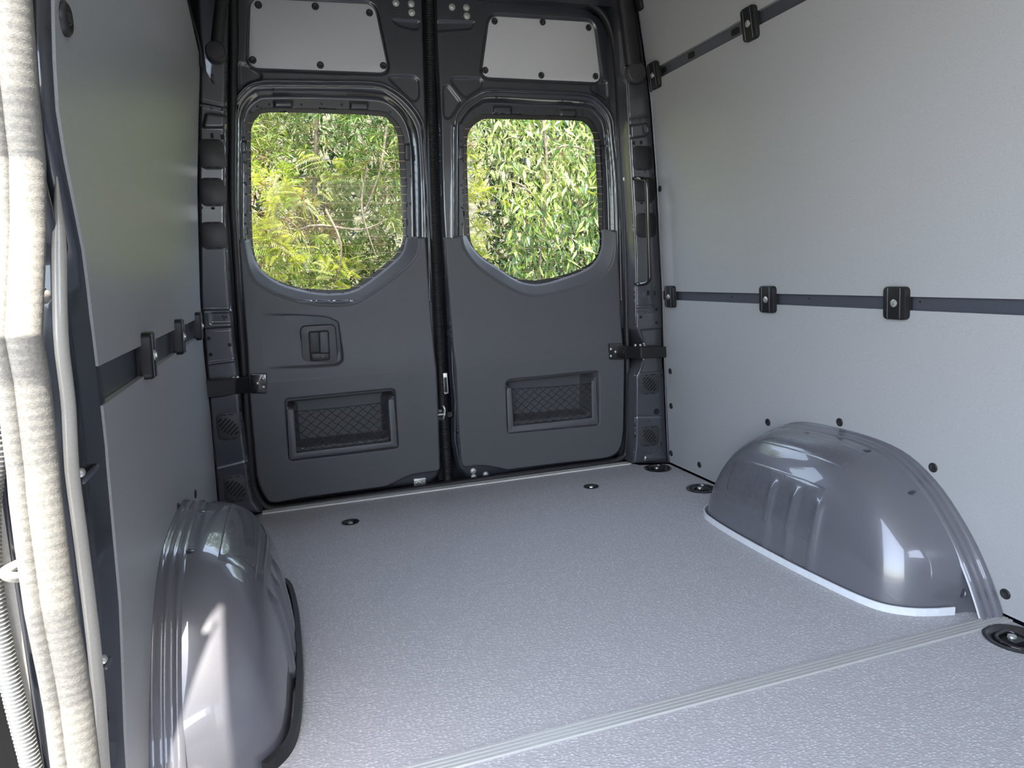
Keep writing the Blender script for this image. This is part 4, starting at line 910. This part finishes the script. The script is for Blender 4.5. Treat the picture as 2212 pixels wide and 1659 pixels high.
cc = top('corrugated_conduit', 'pale corrugated cable conduit running down the outer jamb', 'conduit', ony((45, 1530), .93))
cpth = spline([ony(p, .928) for p in ((-50, 880), (-14, 950), (-8, 990), (-20, 1070), (-22, 1160), (-14, 1290), (6, 1400), (36, 1530), (64, 1640), (90, 1760))], 60); acc = np.concatenate([[0], np.cumsum(np.linalg.norm(np.diff(cpth, axis=0), axis=1))])
t_ = np.arange(0, acc[-1], .0011); cpth = np.stack([np.interp(t_, acc, cpth[:, k]) for k in range(3)], 1); V = []; Fc = []
for i, p in enumerate(cpth):
    a = cpth[max(i - 1, 0)]; b = cpth[min(i + 1, len(cpth) - 1)]; t = (b - a) / np.linalg.norm(b - a); s = np.cross(t, (0, 1, 0)); s /= np.linalg.norm(s); n = np.cross(s, t); r = .0105 + .0016 * math.sin(i * .0011 * 2 * math.pi / .0052)
    V += [p + (s * math.cos(c * math.pi / 5) + n * math.sin(c * math.pi / 5)) * r for c in range(10)]
for i in range(len(cpth) - 1):
    for k in range(10): Fc.append([i * 10 + k, i * 10 + (k + 1) % 10, (i + 1) * 10 + (k + 1) % 10, (i + 1) * 10 + k])
mesh('conduit_tube', V, Fc, 'conduit_plastic', cc)
sdoor = top('door_3', 'sliding side door pushed back along the outside of the van', 'door', (-.49, 1.45, -.25), kind='structure')
mesh('door_lining', *box(-.455, -.445, .92, 2.1, -.22, 1.75), 'trim_plastic', sdoor, smooth=False)
mesh('door_shell', *box(-.53, -.455, .90, 2.12, -.28, 1.80), 'paint', sdoor, smooth=False)

# ------------------------------------------------------------------ outside
gr = top('ground', 'pale sunlit paving around the van', 'ground', (0, 0, -.66), kind='structure')
V = []; Fc = []; gx = np.linspace(-14, 14, 40); gy = np.linspace(-14, 14, 60)
for y in gy:
    for x in gx: V.append((x, y, -.66 + (max(0, y - 6.0) * .75 + .06 * math.sin(3 * x + y) if y > 6.0 else 0) * (1 if y < 9 else 1)))
for j in range(59):
    for i in range(39): Fc.append([j * 40 + i, j * 40 + i + 1, j * 40 + 41 + i, j * 40 + 40 + i])
mi = [1 if gy[j] > 3.4 else 0 for j in range(59) for i in range(39)]
mesh('paving', V, Fc, None, gr, mats=['concrete', 'soil'], mi=mi)

def leaf_mesh(c, d, u, L, W_, droop=0.15):
    """arrays of leaves: base c, direction d, up u; three segments folded along the midrib -> verts, tris"""
    d = d / np.linalg.norm(d, axis=1, keepdims=True); s = np.cross(d, u); s /= np.linalg.norm(s, axis=1, keepdims=True) + 1e-9; n = np.cross(s, d); L = L[:, None]; W_ = W_[:, None]; N = len(c)
    tip = c + d * L - np.array([0, 0, 1.0]) * L * droop; m = c + d * L * .45; V = np.stack([c, m + s * W_ * .5 + n * W_ * .12, m, m - s * W_ * .5 + n * W_ * .12, tip], 1).reshape(-1, 3)
    k = np.arange(N)[:, None] * 5; T = np.stack([k + [0, 2, 1], k + [0, 3, 2], k + [1, 2, 4], k + [2, 3, 4]], 1).reshape(-1, 3); return V, T
def unit(n): v = RNG.normal(size=(n, 3)); return v / np.linalg.norm(v, axis=1, keepdims=True)
def sprays(C_, axis, per, La, Lb, wa, wb, spread=.9, stem=.07):
    """needle sprays: several narrow leaves fanned around each axis"""
    n = len(C_); idx = np.repeat(np.arange(n), per); m = n * per; ax = axis[idx] / np.linalg.norm(axis[idx], axis=1, keepdims=True)
    d = ax + unit(m) * spread; c = C_[idx] + ax * RNG.uniform(0, stem, (m, 1)); return leaf_mesh(c, d, unit(m), RNG.uniform(La, Lb, m), RNG.uniform(wa, wb, m), .12), idx
def foliage(name, parent, parts, mats, label=None):
    Vs, Ts, Ms = [], [], []; o = 0
    for (V, T), mi in parts: Vs.append(V); Ts.append(T + o); Ms.append(np.repeat(mi, 4)); o += len(V)
    return mesh(name, np.vstack(Vs), np.vstack(Ts), None, parent, smooth=False, kind='stuff', mats=mats, mi=np.concatenate(Ms), label=label)
def pick(n, p): return RNG.choice(len(p), n, p=np.array(p) / sum(p))
LM = ['leaf_yellow', 'leaf_lime', 'leaf_pale', 'leaf_green', 'leaf_deep', 'leaf_dry', 'leaf_grey']
def branch(parent, pts, r, name='branch'): 
    P = spline(pts, 5); V = []; Fc = []
    for i, p in enumerate(P):
        a = P[max(i - 1, 0)]; b = P[min(i + 1, len(P) - 1)]; t = (b - a) / np.linalg.norm(b - a); s = np.cross(t, (.2, 1, .1)); s /= np.linalg.norm(s); n = np.cross(s, t); rr = r * (1 - .7 * i / len(P))
        V += [p + (s * math.cos(c * math.pi / 3) + n * math.sin(c * math.pi / 3)) * rr for c in range(6)]
    for i in range(len(P) - 1):
        for k in range(6): Fc.append([i * 6 + k, i * 6 + (k + 1) % 6, (i + 1) * 6 + (k + 1) % 6, (i + 1) * 6 + k])
    return mesh(name, V, Fc, 'bark', parent)

wa = top('wattle_shrub', 'fine-leaved yellow-green shrub filling the left rear window', 'shrub', (.3, 5.0, -.66))
def front(x, z): return 4.72 + .17 * np.sin(4.1 * x + 1.3) * np.sin(3.5 * z + .4) + .12 * np.sin(7 * x + 4 * z)
n = 3600; X = RNG.uniform(-.95, 1.38, n); Z = RNG.uniform(-.05, 2.5, n); Y = front(X, Z) + RNG.uniform(0, .48, n) ** 1.4
C_ = np.stack([X, Y, Z], 1); axis = np.stack([RNG.normal(0, .5, n), RNG.normal(-.55, .3, n), RNG.normal(-.15, .5, n)], 1)
(SV, ST), idx = sprays(C_, axis, 17, .06, .115, .0050, .0088)
tone = np.sin(3.7 * X + 2.2) + np.sin(5.3 * Z + 1.1) + RNG.normal(0, .5, n)
cls = np.where(tone > .7, 0, np.where(tone > -.2, 1, np.where(tone > -1.0, 2, 3))); dry = (np.hypot((X - .18) / .27, (Z - 1.26) / .20) < 1) & (RNG.random(n) < .6) | (RNG.random(n) < .05); cls = np.where(dry, 5, cls)
mi = np.where(RNG.random(len(idx)) < .8, cls[idx], pick(len(idx), [2, 3, 3, 2, .3, .6, 1]))
n2 = 14000; X2 = RNG.uniform(-1.1, 1.36, n2); Z2 = RNG.uniform(-.4, 2.7, n2); C2 = np.stack([X2, front(X2, Z2) + .5 + RNG.uniform(0, .35, n2), Z2], 1)
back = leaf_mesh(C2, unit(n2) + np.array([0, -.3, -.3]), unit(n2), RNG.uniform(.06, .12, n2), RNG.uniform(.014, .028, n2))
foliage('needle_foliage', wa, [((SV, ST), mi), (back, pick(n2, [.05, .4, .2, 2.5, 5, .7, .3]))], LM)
# feathery fronds low in the window, each a piece of its own
def frond_mesh(name, m):
    c = []; d = []
    for k in range(15):
        t = k / 15; o = np.array([0, 0, -.02 * t * t * 2]) + np.array([0, -.13 * t, .0])
        for s in (-1, 1): c.append(o); d.append((s * .8, -.55, -.1 - .2 * t))
    N = len(c); V, T = leaf_mesh(np.array(c), np.array(d, float), np.tile([0, 0, 1.0], (N, 1)), np.linspace(.042, .014, N), np.full(N, .0048), .1)
    return V, T
fv, ft = frond_mesh('frond', 0); proto = {}
def loose(parent, V, T, mat, name, loc, eul, sc):
    key = (name, mat)
    if key not in proto:
        o = mesh(name, V + LOC[parent.name], T, mat, parent, smooth=False); proto[key] = o
    else:
        o = proto[key].copy(); COL.objects.link(o); o.parent = parent
    o.location = np.array(loc) - LOC[parent.name]; o.rotation_euler = eul; o.scale = (sc,) * 3
for k in range(150):
    cx, cz = random.choice([(.02, .90), (.28, .84), (.40, .92), (.0, 1.02), (.18, .98), (.05, 1.25), (.3, 1.4), (1.06, 1.05), (1.04, 1.3)]); x = cx * 1.25 + random.gauss(0, .085); z = .85 + (cz - .85) * 1.25 + random.gauss(0, .07)
    loose(wa, fv, ft, random.choice(['leaf_yellow', 'leaf_yellow', 'leaf_lime', 'leaf_pale']), 'frond', (x, float(front(x, z)) - random.uniform(0, .06), z), (random.gauss(-.2, .5), random.gauss(0, .6), random.gauss(0, .7)), random.uniform(1.0, 1.7))
def back_row(P, y): return np.array([(a * 1.25, b - 3.75 + y, c if c < 0 else .85 + (c - .85) * 1.25) for a, b, c in P])
for P in ([(.0, 3.72, 1.02), (.2, 3.68, 1.12), (.45, 3.72, 1.10), (.6, 3.8, 1.16)], [(.1, 3.7, 1.12), (.12, 3.68, .98), (.06, 3.7, .84)], [(.28, 3.7, 1.2), (.34, 3.66, 1.02), (.30, 3.7, .82)], [(.5, 3.72, 1.4), (.46, 3.7, 1.2), (.52, 3.72, .95)], [(.15, 3.72, 1.3), (.05, 3.7, 1.18), (-.1, 3.75, 1.1)], [(.62, 3.76, 1.62), (.56, 3.7, 1.38), (.44, 3.72, 1.12)], [(.05, 3.8, -.6), (.1, 3.95, .2), (.2, 3.95, .9), (.3, 3.95, 1.8)]):
    branch(wa, back_row(P, 4.68), .009 if P[0][2] > 0 else .035)

tr_ = top('leafy_tree', 'broad-leaved green tree filling the right rear window', 'tree', (2.0, 5.2, -.66))
def front2(x, z): return 4.80 + .18 * np.sin(3.5 * x + .6) * np.sin(3.0 * z + 1.2) + .11 * np.sin(6.4 * x - 4.8 * z)
n = 11000; X = RNG.uniform(1.60, 3.4, n); Z = RNG.uniform(-.1, 2.6, n); Y = front2(X, Z) + RNG.uniform(0, .65, n) ** 1.5
C_ = np.stack([X, Y, Z], 1); d = np.stack([RNG.normal(0, .45, n), RNG.normal(-.15, .4, n), RNG.normal(-.75, .45, n)], 1); tone = np.sin(4.1 * X + .2) * 1.1 + np.sin(4.7 * Z) + RNG.normal(0, .55, n)
lv = leaf_mesh(C_, d, unit(n) + np.array([0, -.6, 0]), RNG.uniform(.06, .112, n), RNG.uniform(.015, .027, n), .1)
cls = np.where(tone > 1.1, 2, np.where(tone > .3, 1, np.where(tone > -.6, 6, 3))); mi = np.where(RNG.random(n) < .7, cls, pick(n, [.3, 2, 2, 3, .6, .25, 3]))
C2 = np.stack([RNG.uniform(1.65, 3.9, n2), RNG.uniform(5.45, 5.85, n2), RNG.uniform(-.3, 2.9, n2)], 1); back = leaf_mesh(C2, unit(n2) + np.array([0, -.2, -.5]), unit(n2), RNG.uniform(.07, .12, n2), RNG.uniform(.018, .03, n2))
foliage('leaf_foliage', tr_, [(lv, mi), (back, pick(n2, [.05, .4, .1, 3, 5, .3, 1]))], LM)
lvv, lvt = leaf_mesh(np.zeros((1, 3)), np.array([[0, -.15, -1.0]]), np.array([[0, -1.0, .1]]), np.array([.10]), np.array([.025]), .05)
for k in range(200):
    x = random.uniform(1.56, 2.5); z = random.uniform(.75, 1.95); y = float(front2(x, z)) - random.uniform(0, .10)
    loose(tr_, lvv, lvt, random.choice(['leaf_lime', 'leaf_pale', 'leaf_pale', 'leaf_grey', 'leaf_green']), 'leaf', (x, y, z), (random.gauss(0, .45), random.gauss(0, .6), random.gauss(0, .8)), random.uniform(.75, 1.15))
for P in ([(1.50, 3.84, 1.75), (1.52, 3.83, 1.45), (1.49, 3.84, 1.1), (1.46, 3.86, .75), (1.47, 4.0, -.62)], [(1.52, 3.84, 1.5), (1.64, 3.82, 1.55), (1.8, 3.84, 1.52)], [(1.5, 3.85, 1.2), (1.38, 3.82, 1.32), (1.29, 3.85, 1.36)]): branch(tr_, back_row(P, 4.68), .012)

# repeats share a group
for o in list(COL.objects):
    if o.parent is None and 'label' in o:
        g = {'lashing_rail': 'lashing rails along the side walls', 'lashing_cup': 'black lashing cups set in the floor', 'floor_bolt': 'round recessed floor bolts',
             'cable_cover': 'round-ended cable covers on the rear pillars', 'wheel_arch': 'wheel arches'}.get(o.name.split('.')[0])
        if g: o['group'] = g
